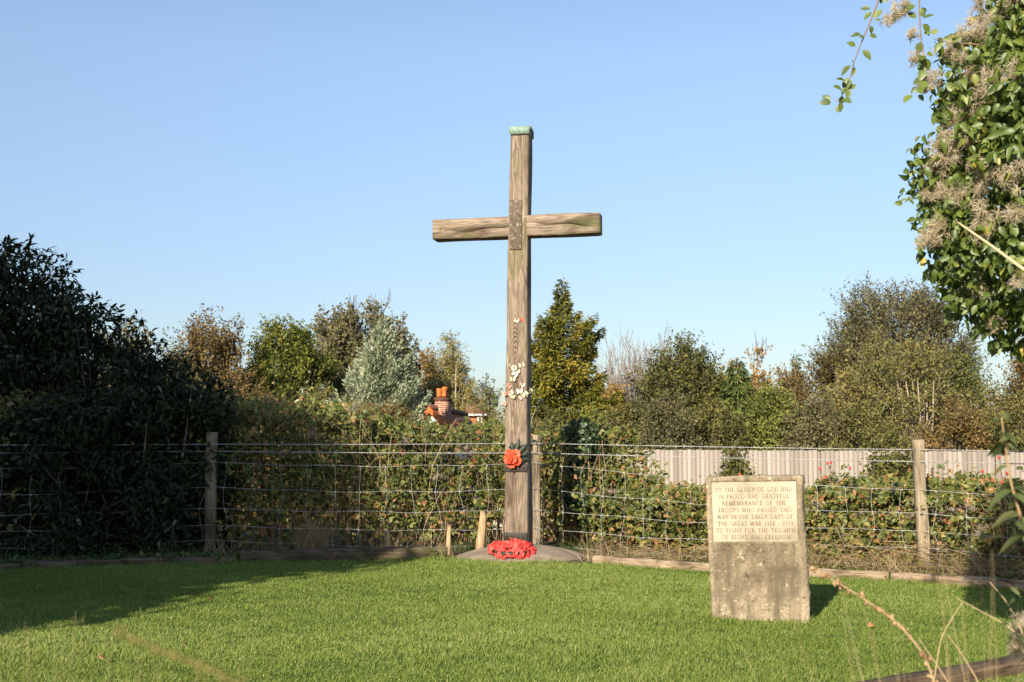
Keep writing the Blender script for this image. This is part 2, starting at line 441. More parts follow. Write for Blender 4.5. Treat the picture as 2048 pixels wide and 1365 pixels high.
H = H * (1 + 1.3 * np.clip(1 - np.maximum(np.maximum(lx_s, ly_s), 0) / 0.09, 0, 1) * r.random(N))
ang = r.random(N) * 6.283
lean = r.normal(0, 0.55, (N, 2)) + np.array([0.12, 0.05])
base = np.stack([xx, yy, gz(xx, yy) - 0.004], -1)
w = (0.0018 + 0.0015 * r.random(N)) * (0.55 + yy * 0.05)
side = np.stack([np.cos(ang), np.sin(ang), ang * 0], -1) * w[:, None]
tip = base + np.stack([lean[:, 0] * H, lean[:, 1] * H, H * 1.0], -1)
mid = base + np.stack([lean[:, 0] * H * 0.3, lean[:, 1] * H * 0.3, H * 0.62], -1)
V = np.stack([base - side, base + side, mid + side * 0.8, tip, mid - side * 0.8], 1).reshape(-1, 3)
b = (np.arange(N) * 5)[:, None]
tint = np.clip(0.45 + 0.12 * patch + 0.06 * fine_ + 0.13 * wob(np.stack([xx, yy, xx * 0], -1), 0.75, 13) + r.normal(0, 0.21, N), 0.02, 0.94)
tint[r.random(N) < 0.02] = 0.98
g = Geo().add(V, [b + np.array([[0, 1, 2, 4]]), b + np.array([[4, 2, 3]])], np.repeat(tint, 5))
M_grass = leafmat("lawn blades", [(0, (0.086, 0.132, 0.021)), (0.4, (0.187, 0.258, 0.047)), (0.75, (0.285, 0.350, 0.090)), (0.92, (0.39, 0.41, 0.15)), (1, (0.45, 0.39, 0.19))], 0.4, 0.03, 0.5)
tag(build(g, "lawn_grass", M_grass), "short mown green lawn grass", "grass", kind="stuff")

# ------------------------------------------------------------------ lofted beams (cross, timbers)
def loft(g, secs, close=True, t=None):
    secs = np.asarray(secs, float); m, n = secs.shape[:2]
    i = np.arange(m - 1)[:, None] * n; j = np.arange(n)[None]; k = (j + 1) % n
    Q = np.stack([i + j, i + k, i + n + k, i + n + j], -1).reshape(-1, 4)
    g.add(secs.reshape(-1, 3), [Q, np.arange(n)[None, ::-1], (np.arange(n) + (m - 1) * n)[None]], t)

def ring(w, d, gpos, gdep, gw, r=0.012):
    """cross-section of a timber: front at y=-d/2 with a split at gpos"""
    h, e = w / 2, d / 2
    fr = [(-h + r, -e), (-h * 0.5 - 0.02, -e)] if gpos - gw > -h * 0.5 else [(-h + r, -e), (-h + 2 * r, -e)]
    pts = [(-h, e - r), (-h, -e + r)] + fr
    pts += [(gpos - gw, -e), (gpos - gw * 0.3, -e + gdep), (gpos + gw * 0.3, -e + gdep), (gpos + gw, -e)]
    pts += [(max(gpos + gw + 0.004, h * 0.5), -e), (h - r, -e), (h, -e + r), (h, e - r), (h - r, e), (-h + r, e)]
    return np.array(pts)

CY = 14.2
YAW = R_(-11.5)                     # the face turns towards the left of the camera
cbase = at(1037, 1100, CY)
cross = thing("wooden_cross", "tall weathered oak wayside cross with a green copper cap, standing on a low concrete mound", "cross", (cbase[0], CY, 0.0))
cross.rotation_euler = (0, 0, YAW)
ORG = np.array(cross.location)
def local(parent_geo):            # cross parts are modelled in the cross' own axes
    g2 = Geo(); g2.v = [v + ORG for v in parent_geo.v]; g2.f, g2.t, g2.n = parent_geo.f, parent_geo.t, parent_geo.n
    return g2
ZB, ZT = 0.03, at(1044, 264, CY)[2]
def post_w(z): return np.interp(z, [0, 1.5, ZT], [0.268, 0.250, 0.212])
def post_d(z): return np.interp(z, [0, 1.0, ZT], [0.33, 0.28, 0.235])
z_s2 = at(1032, 936, CY)[2]; z_s1 = at(1032, 1071, CY)[2]
def post_bend(z): return -0.012 * np.sin((z - 0.2) * 0.8) + np.interp(z, [0, ZT], [0.0, 0.030])
secs = []
r = rng_(8)
zs = np.linspace(ZB, ZT, 90)
for q, z in enumerate(zs):
    inlow = z_s1 + 0.01 < z < z_s2 - 0.01
    gd = 0.03 if inlow else max(0, 0.022 * math.sin((z - 1.2) * 2.1)) if z < 3.0 else max(0, 0.014 * math.sin((z - 3.3) * 3.2))
    gp = (-0.02 + 0.003 * math.sin(z * 9)) if inlow else 0.01 + 0.02 * math.sin(z * 2.3 + 1) + 0.005 * math.sin(z * 11)
    p = ring(post_w(z), post_d(z), gp, gd, 0.012 if inlow else 0.009)
    jit = 0.002 * np.sin(np.arange(len(p)) * 2.1 + z * 5.0) + 0.0025 * math.sin(z * 3.1)
    p = p + np.stack([jit + post_bend(z), jit * 0.5], -1)
    secs.append(np.column_stack([p, np.full(len(p), z)]))
g = Geo(); loft(g, secs)
build(local(g), "post", M_oak, cross)
zarm = at(1040, 456, CY)[2]
AD = 0.225
secs = []
L0, L1 = -0.985, 0.955
for s in np.linspace(L0, L1, 70):
    gd = max(0.0, 0.026 * math.sin((abs(s) + 0.05) * 3.3))
    gp = 0.028 * math.sin(s * 4.1 + 0.8) + 0.012 * math.sin(s * 13)
    wv = 0.238 + 0.006 * math.sin(s * 3.3) - (0.010 if s < L0 + 0.02 or s > L1 - 0.02 else 0)
    p = ring(wv, AD, gp, gd * 1.7, 0.011)
    jit = 0.0025 * np.sin(np.arange(len(p)) * 1.7 + s * 7)
    secs.append(np.stack([np.full(len(p), s + 0.0), p[:, 1] + jit - 0.012, zarm + p[:, 0] + jit + 0.004 * s + 0.004 * math.sin(s * 2.6)], -1)[::-1])
g = Geo(); loft(g, secs)
build(local(g), "crossbeam", M_oakx, cross)
# rough hewn haunches where the beam meets the post
# copper cap: a small folded roof
g = Geo()
w2, d2 = post_w(ZT) / 2 + 0.013, post_d(ZT) / 2 + 0.022
bx = post_bend(ZT)
zt = ZT + 0.055
prof = [(-d2, ZT - 0.062), (-d2 - 0.003, ZT + 0.015), (-d2 + 0.012, ZT + 0.032), (0, zt), (d2 - 0.012, ZT + 0.032), (d2 + 0.003, ZT + 0.015), (d2, ZT - 0.062)]
inn = [(d2 - 0.006, ZT - 0.062), (d2 - 0.006, ZT + 0.002), (0, ZT + 0.012), (-d2 + 0.006, ZT + 0.002), (-d2 + 0.006, ZT - 0.062)]
pr = np.array(prof + inn)
secs = [np.column_stack([np.full(len(pr), bx + x), pr[:, 0] + 0.001 * math.sin(x * 70), pr[:, 1] + 0.001 * math.sin(x * 40)]) for x in np.linspace(-w2, w2, 9)]
loft(g, secs)
build(local(g), "copper_cap", M_copper, cross)
# worn plaque over the joint
pc = zarm - 0.005
ph0, ph1 = at(1036, 503, CY)[2], at(1036, 405, CY)[2]
g = Geo(); box(g, -0.072, 0.066, -AD / 2 - 0.030, -AD / 2 - 0.016, ph0, ph1)
build(local(g), "plaque", M_plaque, cross, bevel=0.003)
iv, if_ = icos(1)
pl = [c for c in cross.children if c.name.startswith("plaque")][0]
for zz in np.linspace(ph0 + 0.03, ph1 - 0.03, 5):
    for sx in (-0.058, 0.052):
        g = Geo().add(iv * [0.008, 0.006, 0.008] + [sx, -AD / 2 - 0.030, zz], if_)
        build(local(g), "nail", M_wire, pl)
for zc in (z_s2, z_s1):
    wd, dd = post_w(zc), post_d(zc)
    g = Geo(); box(g, -wd / 2 - 0.004, wd / 2 - 0.002, -dd / 2 - 0.016, -dd / 2 - 0.0035, zc - 0.042, zc + 0.042)
    st = build(local(g), "iron_strap", M_iron, cross, bevel=0.003)
    for sx in (-0.095, 0.09):
        g = Geo(); g.add(iv * [0.013, 0.008, 0.013] + [sx, -dd / 2 - 0.017, zc], if_)
        build(local(g), "bolt", M_iron, st, smooth=True)

# concrete mound
mc = at(1043, 1108, CY); mc[2] = 0
g = Geo()
nr, na = 14, 64
a = np.arange(na) * 6.28318 / na
secs = []
for q in range(nr + 1):
    u = q / nr
    rad = 0.80 * (0.02 + 0.98 * (1 - (1 - u) ** 1.0))
    ir = 1 + 0.035 * np.sin(a * 2 + 1) + 0.02 * np.sin(a * 5) + 0.012 * np.sin(a * 11)
    z = -0.03 + 0.165 * (1 - u ** 2.0) + 0.004 * np.sin(a * 7 + u * 9)
    secs.append(np.stack([mc[0] + rad * ir * np.cos(a), CY + rad * 0.92 * ir * np.sin(a), z + 0 * a], -1))
loft(g, secs[::-1])
tag(build(g, "concrete_mound", M_mound, smooth=True, origin=(mc[0], CY, 0)), "low round pebbly concrete mound at the foot of the wooden cross", "plinth")

# ------------------------------------------------------------------ poppies
def petal(g, c, axis, up, L, W, cup, t, n=7):
    """one rounded, cupped petal from c along axis; up = flower normal"""
    axis = unit(axis); up = unit(up); s = np.cross(axis, up)
    rows = []
    for u in np.linspace(0.0, 1.0, 6):
        wd = W * (0.18 + 0.82 * math.sin(min(1.0, u * 1.25) * math.pi / 2)) * (1.0 if u < 0.85 else 0.74)
        lat = np.linspace(-1, 1, n)
        bulge = cup * (u ** 1.6) * L + 0.10 * L * np.sin(lat * 5 + t * 20) * u
        rows.append(c + axis * (u * L * (1 - 0.10 * lat ** 2))[:, None] + s * (lat * wd)[:, None] + up * (bulge + 0.18 * W * lat ** 2)[:, None])
    V = np.concatenate(rows)
    i = (np.arange(5)[:, None] * n + np.arange(n - 1)[None]).ravel()
    g.add(V, np.stack([i, i + 1, i + n + 1, i + n], -1), t)

def solid(o, th=0.0012):
    md = o.modifiers.new("thickness", 'SOLIDIFY'); md.thickness = th; md.offset = 0
    return o

def poppy_geo(nr_, R, cup, seed, lobes=4):
    r = rng_(seed); g = Geo()
    for q in range(lobes):
        an = q * 2 * math.pi / lobes + r.normal(0, 0.15) + seed
        petal(g, np.zeros(3), np.array([math.cos(an), math.sin(an), 0]), np.array([0, 0, 1.0]), R * r.uniform(0.9, 1.1), R * r.uniform(0.62, 0.8),
              cup + r.normal(0, 0.08), np.clip(0.5 + r.normal(0, 0.25), 0, 1))
    return g

def rot_to(normal, roll=0):
    z = Vector(normal).normalized()
    q = z.to_track_quat('Z', 'Y')
    from mathutils import Quaternion
    return (q @ Quaternion((0, 0, 1), roll)).to_euler()

def button_geo(R):
    g = Geo(); g.add(iv * [R, R, R * 0.55] + [0, 0, R * 0.45], if_, 0.5); return g

# wreath: sixteen poppies on a green ring, lying on the mound against the post
wc = at(1023, 1100, CY - 0.34)
wreath = thing("poppy_wreath", "red poppy wreath with black centres lying on the mound at the foot of the cross", "wreath", wc)
tilt = R_(7)
def wr(an, rad, h):
    p = np.array([rad * math.cos(an), rad * math.sin(an), h])
    return np.array([p[0], p[1] * math.cos(tilt) - p[2] * math.sin(tilt), p[1] * math.sin(tilt) + p[2] * math.cos(tilt)])
g = Geo(); tube(g, [wc + wr(q, 0.21, 0.0) for q in np.linspace(0, 6.283, 33)], 0.03, 8)
build(g, "wreath_ring", M_darkleaf, wreath, smooth=True)
protos = []
for q in range(3):
    pg = poppy_geo(0, 0.062, 0.34, 31 + q, 4)
    me_o = build(pg, "poppy", M_red, None, smooth=True); solid(me_o)
    bt = build(button_geo(0.0165), "button", M_black, None, smooth=True); bt.parent = me_o
    protos.append(me_o)
r = rng_(77)
first = [True, True, True]
cnt = 0
spec = [(a_, 0.222, 0.0, 0.75) for a_ in np.arange(20) * 6.283 / 20] + [(a_ + 0.2, 0.15, 0.03, 0.0) for a_ in np.arange(12) * 6.283 / 12] + [(a_ + .5, 0.07, 0.035, 0.0) for a_ in np.arange(4) * 6.283 / 4]
for an, rad, hh, outw in spec:
    q = cnt % 3
    if first[q]: o = protos[q]; first[q] = False
    else: o = dup(protos[q])
    o.parent = wreath
    o.location = wr(an + r.normal(0, .04), rad * r.uniform(.94, 1.05), hh + r.normal(0, .008))
    nrm = wr(an, outw + r.normal(0, 0.12), 0.55)
    nrm = nrm + np.array([0, -0.15, 0]) + r.normal(0, 0.1, 3)
    o.rotation_euler = rot_to(nrm, r.uniform(0, 6.28))
    s_ = r.uniform(0.88, 1.08); o.scale = (s_, s_, s_)
    cnt += 1
g = Geo()
cc = wc + wr(1.3, 0.16, 0.06)
for q, (sx, sz, t) in enumerate([(-0.02, 0.0, 0.9), (0.05, -0.03, 0.5), (-0.06, -0.025, 0.7)]):
    petal(g, cc + [sx, 0, sz], np.array([0.9 if q else -0.2, -0.3, 0.15]), np.array([0, -0.5, 0.9]), 0.075, 0.045, 0.2, t)
solid(build(g, "leaning_petal", M_orangered, wreath, smooth=True))
g = Geo()
box(g, cc[0] + 0.02, cc[0] + 0.10, cc[1] - 0.055, cc[1] - 0.05, cc[2] - 0.035, cc[2] - 0.012)
build(g, "card_tag", speckled("pale green card", [(0.3, (0.35, 0.45, 0.36)), (0.7, (0.6, 0.62, 0.52))], 40), wreath)

def crossface(px, py, off):
    """point on the front face of the post at a photo pixel; off = distance proud of it"""
    z = at(px, py, CY - 0.14)[2]
    X = (px - 1024) / F * (CY - 0.13)
    lx = (X - ORG[0]) / math.cos(YAW) * 1.0
    lx = (X - ORG[0] - math.sin(YAW) * (post_d(z) / 2 + off)) / math.cos(YAW)
    ly = -post_d(z) / 2 - off
    return np.array([ORG[0] + lx * math.cos(YAW) - ly * math.sin(YAW), ORG[1] + lx * math.sin(YAW) + ly * math.cos(YAW), z])
FN = np.array([math.sin(YAW), -math.cos(YAW), 0.0])
# spray of larger poppies above the upper strap
sc0 = crossface(1025, 917, 0.05)
spray = thing("poppy_spray", "spray of large orange red poppies with black leaves above the upper strap of the cross", "flower spray", sc0)
for q, (dx, dz, an) in enumerate([(-0.030, 0.045, 0.3), (0.042, 0.05, 1.0), (0.0, -0.01, 1.7), (-0.012, -0.062, 2.6), (0.05, -0.03, 0.6), (-0.05, -0.01, 2.0)]):
    pg = poppy_geo(0, 0.052, 0.42, 51 + q, 4)
    o = solid(build(pg, "poppy", M_orangered, None, smooth=True)); o.parent = spray
    bt = build(button_geo(0.014), "button", M_black, None, smooth=True); bt.parent = o
    o.location = (dx * .85, -0.012 * (q % 3), dz * .85)
    o.rotation_euler = rot_to(FN + np.array([dx * 6, 0, dz * 6 + 0.1]), an)
def oakleaf(g, P, D, Nn, L, W, t):
    D = unit(D); S = unit(np.cross(D, Nn)); U = np.cross(S, D)
    us = np.linspace(0, 1, 13); w = W * (np.sin(np.clip(us * 1.05, 0, 1) * math.pi) ** 0.6) * (0.72 + 0.28 * np.cos(us * 6 * math.pi + 0.6))
    w[0] = 0.003; w[-1] = 0.004
    mid = P + D * (us * L)[:, None] - U * (0.18 * L * us ** 2)[:, None]
    V = np.concatenate([mid - S * w[:, None] + U * 0.02 * L, mid, mid + S * w[:, None] + U * 0.02 * L])
    i = np.arange(12)
    g.add(V, np.concatenate([np.stack([i, i + 1, i + 14, i + 13], -1), np.stack([i + 13, i + 14, i + 27, i + 26], -1)]), t)
r = rng_(3)
for an, L in [(20, 0.16), (48, 0.19), (75, 0.17), (100, 0.14), (-8, 0.14), (-30, 0.12)]:
    g = Geo()
    D = np.array([math.cos(R_(an)), -0.12, math.sin(R_(an))])
    oakleaf(g, sc0 + D * 0.03 + np.array([0.012, 0.018, 0]), D, FN, L * 1.12, 0.040, r.random())
    solid(build(g, "dark_leaf", M_darkleaf, spray), 0.0015)

# faded paper poppies pinned to the post, one thing each
def petmat(name, a, b): return tintmat(name, [(0, a), (1, b)], 0.8, 0.15)
PM = {"white": petmat("white faded petals", (0.60, 0.50, 0.36), (0.78, 0.72, 0.60)), "yellow": petmat("yellowed petals", (0.56, 0.45, 0.26), (0.70, 0.62, 0.44)),
      "pink": petmat("pink faded petals", (0.62, 0.24, 0.19), (0.74, 0.46, 0.36)), "red": petmat("faded red petals", (0.60, 0.10, 0.07), (0.70, 0.2, 0.14))}
M_paperleaf = petmat("faded paper leaf", (0.16, 0.20, 0.12), (0.30, 0.33, 0.2))
PIN = [(1033, 640, "white", 1, "white faded paper poppy beside a red one, topmost on the cross post"),
       (1042, 641, "red", 0.95, "red paper poppy beside a white one, topmost on the cross post"),
       (1022, 732, "white", 1.0, "white paper poppy at the upper left of the cluster halfway up the post"),
       (1043, 730, "yellow", 1.1, "yellowed paper poppy at the upper right of the cluster halfway up the post"),
       (1030, 738, "white", 1.0, "white paper poppy with a dark centre just below the two topmost of the cluster"),
       (1037, 743, "white", 0.7, "small cream paper poppy under the yellowed one"),
       (1031, 749, "white", 1.1, "cream paper poppy in the middle of the upper cluster on the post"),
       (1025, 758, "yellow", 1.0, "yellowish paper poppy lowest in the upper cluster on the post"),
       (1044, 769, "white", 1.0, "round cream paper poppy alone on the right half of the post"),
       (1018, 772, "pink", 0.9, "pinkish paper poppy alone near the left edge of the post"),
       (1010, 788, "pink", 1.0, "pink paper poppy hanging over the left edge of the post, upper of two"),
       (1016, 787, "pink", 0.9, "pale pink paper poppy between the left edge poppy and a white one"),
       (1022, 787, "white", 1.0, "white paper poppy with a black centre left of the lower grain split"),
       (1040, 783, "white", 1.15, "large white paper poppy with a red centre on the right of the lower row"),
       (1026, 794, "yellow", 0.75, "small yellowed paper poppy under the white one left of the split"),
       (1043, 794, "pink", 1.0, "brownish pink paper poppy hanging lowest on the right of the lower row"),
       (1051, 789, "yellow", 1.0, "yellowed paper poppy near the right edge of the post"),
       (1061, 783, "white", 1.1, "white paper poppy pinned on the shaded right side of the post"),
       (1009, 808, "pink", 1.0, "pink paper poppy on the left edge of the post, lowest of all")]
r = rng_(14)
for q, (px, py, colr, s_, lab) in enumerate(PIN):
    P = crossface(px, py, 0.012)
    nrm = FN + r.normal(0, 0.30, 3)
    if px < 1012: nrm = nrm + np.array([-0.7, 0, 0])
    if px > 1056:
        P = P + np.array([0.0, 0.05, 0]); nrm = np.array([0.75, -0.8, 0.1])
    t_ = thing("paper_poppy", lab, "poppy", P, "paper poppies pinned to the cross")
    g = Geo()
    for h in range(2):
        an = h * math.pi + r.normal(0, 0.25)
        petal(g, np.zeros(3), np.array([math.cos(an), math.sin(an), 0]), np.array([0, 0, 1.0]), 0.031 * s_, 0.028 * s_, r.uniform(0.1, 0.6), r.random())
    o = solid(build(g, "petals", PM[colr], None, smooth=True), 0.0008); o.parent = t_
    bt = build(button_geo(0.0085 * s_), "button", PM["red"] if q in (4, 13) else M_black, None, smooth=True); bt.parent = t_
    g = Geo(); leaves(g, np.array([[0, 0, -0.004]]), np.array([[0.3, -1, -0.1]]), np.array([[0, 0, 1.0]]), 0.045 * s_, 0.009, 0.5)
    lf = solid(build(g, "paper_leaf", M_paperleaf, None), 0.0008); lf.parent = t_
    t_.rotation_euler = rot_to(nrm, r.uniform(-0.8, 0.8))

# ------------------------------------------------------------------ memorial stone
SY = 9.0
SYAW = R_(-17)
sw, sh, sd = 0.722, 1.045, 0.15
sfl = atz(1421, 1242, 0.0); sfr = atz(1619, 1247, 0.0)
sc_ = (sfl + sfr) / 2
sw = np.linalg.norm(sfr[:2] - sfl[:2])
stone = thing("memorial_stone", "upright lichened memorial stone with a cream inscribed panel, standing on the lawn", "memorial stone", (sc_[0], sc_[1], 0))
SYAW = -0.27
stone.rotation_euler = (0, R_(-1.2), SYAW)
SO = np.array(stone.location)
sw = sw * 1.0 / 1.0
def sloc(g):
    g2 = Geo(); g2.v = [v + SO for v in g.v]; g2.f, g2.t, g2.n = g.f, g.t, g.n; return g2
nu, nv = 60, 84
us = np.linspace(-sw / 2, sw / 2, nu); vs = np.linspace(-0.06, sh, nv)
px0, px1 = -sw / 2 + 0.034, sw / 2 - 0.052
pz0, pz1 = sh - 0.478, sh - 0.038
def snap(arr, val, d):
    k = np.argmin(np.abs(arr - val)); arr[k] = val
    k2 = k + (1 if d > 0 else -1); arr[k2] = val + d * 0.004
for val, d in ((px0, 1), (px1, -1)): snap(us, val, d)
for val, d in ((pz0, 1), (pz1, -1)): snap(vs, val, d)
U, Vv = np.meshgrid(us, vs)
P3 = np.stack([U, 0 * U, Vv], -1)
inside = (U > px0 + 1e-4) & (U < px1 - 1e-4) & (Vv > pz0 + 1e-4) & (Vv < pz1 - 1e-4)
rough_ = 0.004 * wob(P3, 9, 1) + 0.003 * wob(P3, 25, 2) + 0.0015 * wob(P3, 60, 9)
edgeR = np.clip((U - (sw / 2 - 0.03)) / 0.03, 0, 1) + np.clip((-sw / 2 + 0.015 - U) / 0.015, 0, 1) * 0.5 + np.clip((Vv - sh + 0.015) / 0.015, 0, 1) * 0.5
front = np.where(inside, 0.014, rough_ * 1.0) + 0.012 * edgeR ** 2
front = np.where(~inside & (Vv < pz0) & (np.abs(U - (px1 + px0) / 2) < (px1 - px0) / 2), front + 0.006, front)
xo = U + np.where(U > sw / 2 - 0.08, 0.010 * wob(P3 * [0, 0, 1], 7, 4) + 0.006 * wob(P3 * [0, 0, 1], 25, 5), 0) * np.clip((U - sw / 2 + 0.05) / 0.05, 0, 1) \
       + 0.006 * wob(P3 * [0, 0, 1], 6, 6) * np.clip((-sw / 2 + 0.03 - U) / 0.03, 0, 1)
zo = Vv + np.clip((Vv - sh + 0.03) / 0.03, 0, 1) * (0.005 * wob(P3 * [1, 0, 0], 9, 7) + 0.003 * wob(P3 * [1, 0, 0], 40, 8))
Fv = np.stack([xo, front, zo], -1).reshape(-1, 3)
Bv = Fv.copy(); Bv[:, 1] = sd + 0.008 * wob(Fv, 8, 11)
i = (np.arange(nv - 1)[:, None] * nu + np.arange(nu - 1)[None]).ravel()
fq = np.stack([i, i + 1, i + nu + 1, i + nu], -1)
nF = len(Fv)
rim = np.concatenate([np.arange(nu), np.arange(1, nv) * nu + nu - 1, (nv - 1) * nu + np.arange(nu - 2, -1, -1), np.arange(nv - 2, 0, -1) * nu])
# rim: an intermediate ring makes the sides rough
k = len(rim)
midv = (Fv[rim] + Bv[rim]) / 2
cen = np.array([0, 0, sh / 2])
midv[:, 0] += 0.006 * wob(midv, 14, 12) + np.sign(midv[:, 0]) * 0.004
Vall = np.concatenate([Fv, Bv, midv])
j = np.arange(k); j2 = (j + 1) % k
q1 = np.stack([rim[j2], rim[j], 2 * nF + j, 2 * nF + j2], -1)
q2 = np.stack([2 * nF + j2, 2 * nF + j, nF + rim[j], nF + rim[j2]], -1)
g = Geo().add(Vall, [fq, fq[:, ::-1] + nF, q1, q2])
build(sloc(g), "slab", M_stone, stone, smooth=False)
g = Geo(); box(g, px0 + 0.004, px1 - 0.004, 0.004, 0.02, pz0 + 0.004, pz1 - 0.004)
panel = build(sloc(g), "inscription_panel", M_cream, stone, bevel=0.002)

# serif capitals drawn as thick and thin strokes
def arc(cx, cy, rx, ry, a0, a1, n=10): return [(cx + rx * math.cos(R_(a)), cy + ry * math.sin(R_(a))) for a in np.linspace(a0, a1, n)]
K, T_ = 0.150, 0.100
GL = {
 'A': (.72, [([(0.06, 0), (.36, 1)], T_), ([(.34, 1), (.66, 0)], K), ([(.17, .34), (.54, .34)], T_)], [(.06, 0), (.66, 0)]),
 'B': (.62, [([(.12, 0), (.12, 1)], K), ([(.12, .96)] + arc(.3, .75, .2, .21, 90, -90) + [(.12, .54)], .09), ([(.12, .54)] + arc(.32, .28, .24, .25, 90, -90) + [(.12, .03)], .1)], []),
 'C': (.74, [(arc(.42, .5, .34, .47, 50, 310, 18), .1)], []),
 'D': (.76, [([(.12, 0), (.12, 1)], K), ([(.12, .97)] + arc(.32, .5, .36, .47, 90, -90, 14) + [(.12, .03)], .1)], []),
 'E': (.58, [([(.12, 0), (.12, 1)], K), ([(.05, .97), (.52, .97), (.52, .84)], T_), ([(.12, .52), (.42, .52)], T_), ([(.05, .03), (.54, .03), (.54, .17)], T_)], []),
 'F': (.55, [([(.12, 0), (.12, 1)], K), ([(.05, .97), (.52, .97), (.52, .84)], T_), ([(.12, .52), (.42, .52)], T_)], [(.12, 0)]),
 'G': (.78, [(arc(.42, .5, .34, .47, 52, 330, 18), .1), ([(.69, .04), (.69, .42)], K), ([(.52, .42), (.78, .42)], T_)], []),
 'H': (.78, [([(.12, 0), (.12, 1)], K), ([(.66, 0), (.66, 1)], K), ([(.12, .52), (.66, .52)], T_)], [(.12, 0), (.66, 0), (.12, 1), (.66, 1)]),
 'I': (.26, [([(.13, 0), (.13, 1)], K)], [(.13, 0), (.13, 1)]),
 'L': (.56, [([(.12, 0), (.12, 1)], K), ([(.05, .03), (.53, .03), (.53, .18)], T_)], [(.12, 1)]),
 'M': (.92, [([(.12, 0), (.16, 1)], T_), ([(.15, 1), (.46, .05)], K), ([(.46, .05), (.78, 1)], T_), ([(.77, 1), (.81, 0)], K)], [(.12, 0), (.81, 0)]),
 'N': (.78, [([(.12, 0), (.12, 1)], T_), ([(.12, 1), (.66, 0)], K), ([(.66, 0), (.66, 1)], T_)], [(.12, 0), (.66, 1)]),
 'O': (.82, [(arc(.41, .5, .33, .47, 0, 360, 22), .1)], []),
 'P': (.6, [([(.12, 0), (.12, 1)], K), ([(.12, .96)] + arc(.3, .72, .23, .24, 90, -90) + [(.12, .48)], .09)], [(.12, 0)]),
 'R': (.68, [([(.12, 0), (.12, 1)], K), ([(.12, .96)] + arc(.3, .74, .22, .22, 90, -90) + [(.12, .52)], .09), ([(.3, .52), (.62, 0)], K)], [(.12, 0), (.62, 0)]),
 'S': (.54, [(arc(.28, .74, .18, .23, 40, 270, 10) + arc(.27, .26, .2, .24, 90, -140, 10), .1)], []),
 'T': (.66, [([(.33, 0), (.33, 1)], K), ([(.03, .82), (.05, .97), (.61, .97), (.63, .82)], T_)], [(.33, 0)]),
 'U': (.76, [([(.12, 1), (.12, .34)] + arc(.38, .34, .26, .32, 180, 360, 10) + [(.64, 1)], .1)], [(.12, 1), (.64, 1)]),
 'W': (1.02, [([(.06, 1), (.3, 0)], K), ([(.3, 0), (.5, .95)], T_), ([(.5, .95), (.74, 0)], K), ([(.74, 0), (.96, 1)], T_)], [(.06, 1), (.96, 1)]),
 'Y': (.7, [([(.05, 1), (.35, .45)], K), ([(.65, 1), (.35, .45)], T_), ([(.35, .45), (.35, 0)], K)], [(.05, 1), (.65, 1), (.35, 0)]),
 '1': (.4, [([(.2, 0), (.2, .97)], K), ([(.2, .97), (.08, .84)], T_)], [(.2, 0)]),
 '9': (.58, [(arc(.28, .68, .2, .28, 0, 360, 16), .09), ([(.48, .68), (.42, .25), (.18, .0)], .1)], []),
 '4': (.6, [([(.42, 0), (.42, 1)], K), ([(.42, 1), (.04, .3), (.57, .3)], T_)], [(.42, 0)]),
 '-': (.5, [([(.08, .42), (.42, .46)], .1)], []), ' ': (.42, [], []),
}
def stroke(g, pts, w, tr, y0=0.0):
    pts = np.array(pts, float)
    keep = np.r_[True, np.linalg.norm(np.diff(pts, axis=0), axis=1) > 1e-5]; pts = pts[keep]
    T = unit(np.gradient(pts, axis=0)); Nn = np.stack([-T[:, 1], T[:, 0]], -1)
    A, B = tr(pts + Nn * w / 2), tr(pts - Nn * w / 2)
    n = len(pts); V = np.concatenate([A, B]); i = np.arange(n - 1)
    g.add(V, np.stack([i, i + 1, i + n + 1, i + n], -1))
g = Geo()
LINES = [("TO THE GLORY OF GOD AND", 1432, 1590), ("IN PROUD AND GRATEFUL", 1439, 1584), ("REMEMBRANCE OF THE", 1446, 1577), ("TROOPS WHO PASSED THIS", 1437, 1588),
         ("WAY IN THE EARLY DAYS OF", 1435, 1590), ("THE GREAT WAR 1914 - 1919", 1436, 1590), ("TO FIGHT FOR THE TRIUMPH", 1432, 1594), ("OF RIGHT AND FREEDOM", 1443, 1584)]
pw, phh = px1 - px0, pz1 - pz0
cap = phh * 0.070
for q, (txt, xa, xb) in enumerate(LINES):
    tot = sum(GL[c][0] for c in txt) + 0.16 * (len(txt) - 1)
    x0 = px0 + (xa - 1424) / 176 * pw; W = (xb - xa) / 176 * pw
    sx = W / tot; zc = pz1 - phh * ((979 + q * 13.75 - 962) / 124) - cap / 2
    cx = 0.0
    g = Geo()
    for c in txt:
        wd, st, sf = GL[c]
        tr = lambda p, cx=cx: np.stack([x0 + (cx + p[:, 0]) * sx, np.full(len(p), 0.0035 - 0.0004 * (q % 3)), zc + p[:, 1] * cap], -1)
        for pts, w in st: stroke(g, pts, w * 0.95, tr)
        for (fx, fy) in sf: stroke(g, [(fx - .12, fy), (fx + .11, fy)], 0.04, tr)
        cx += wd + 0.16
    solid(build(sloc(g), "lettering", M_letter, panel), 0.0007)

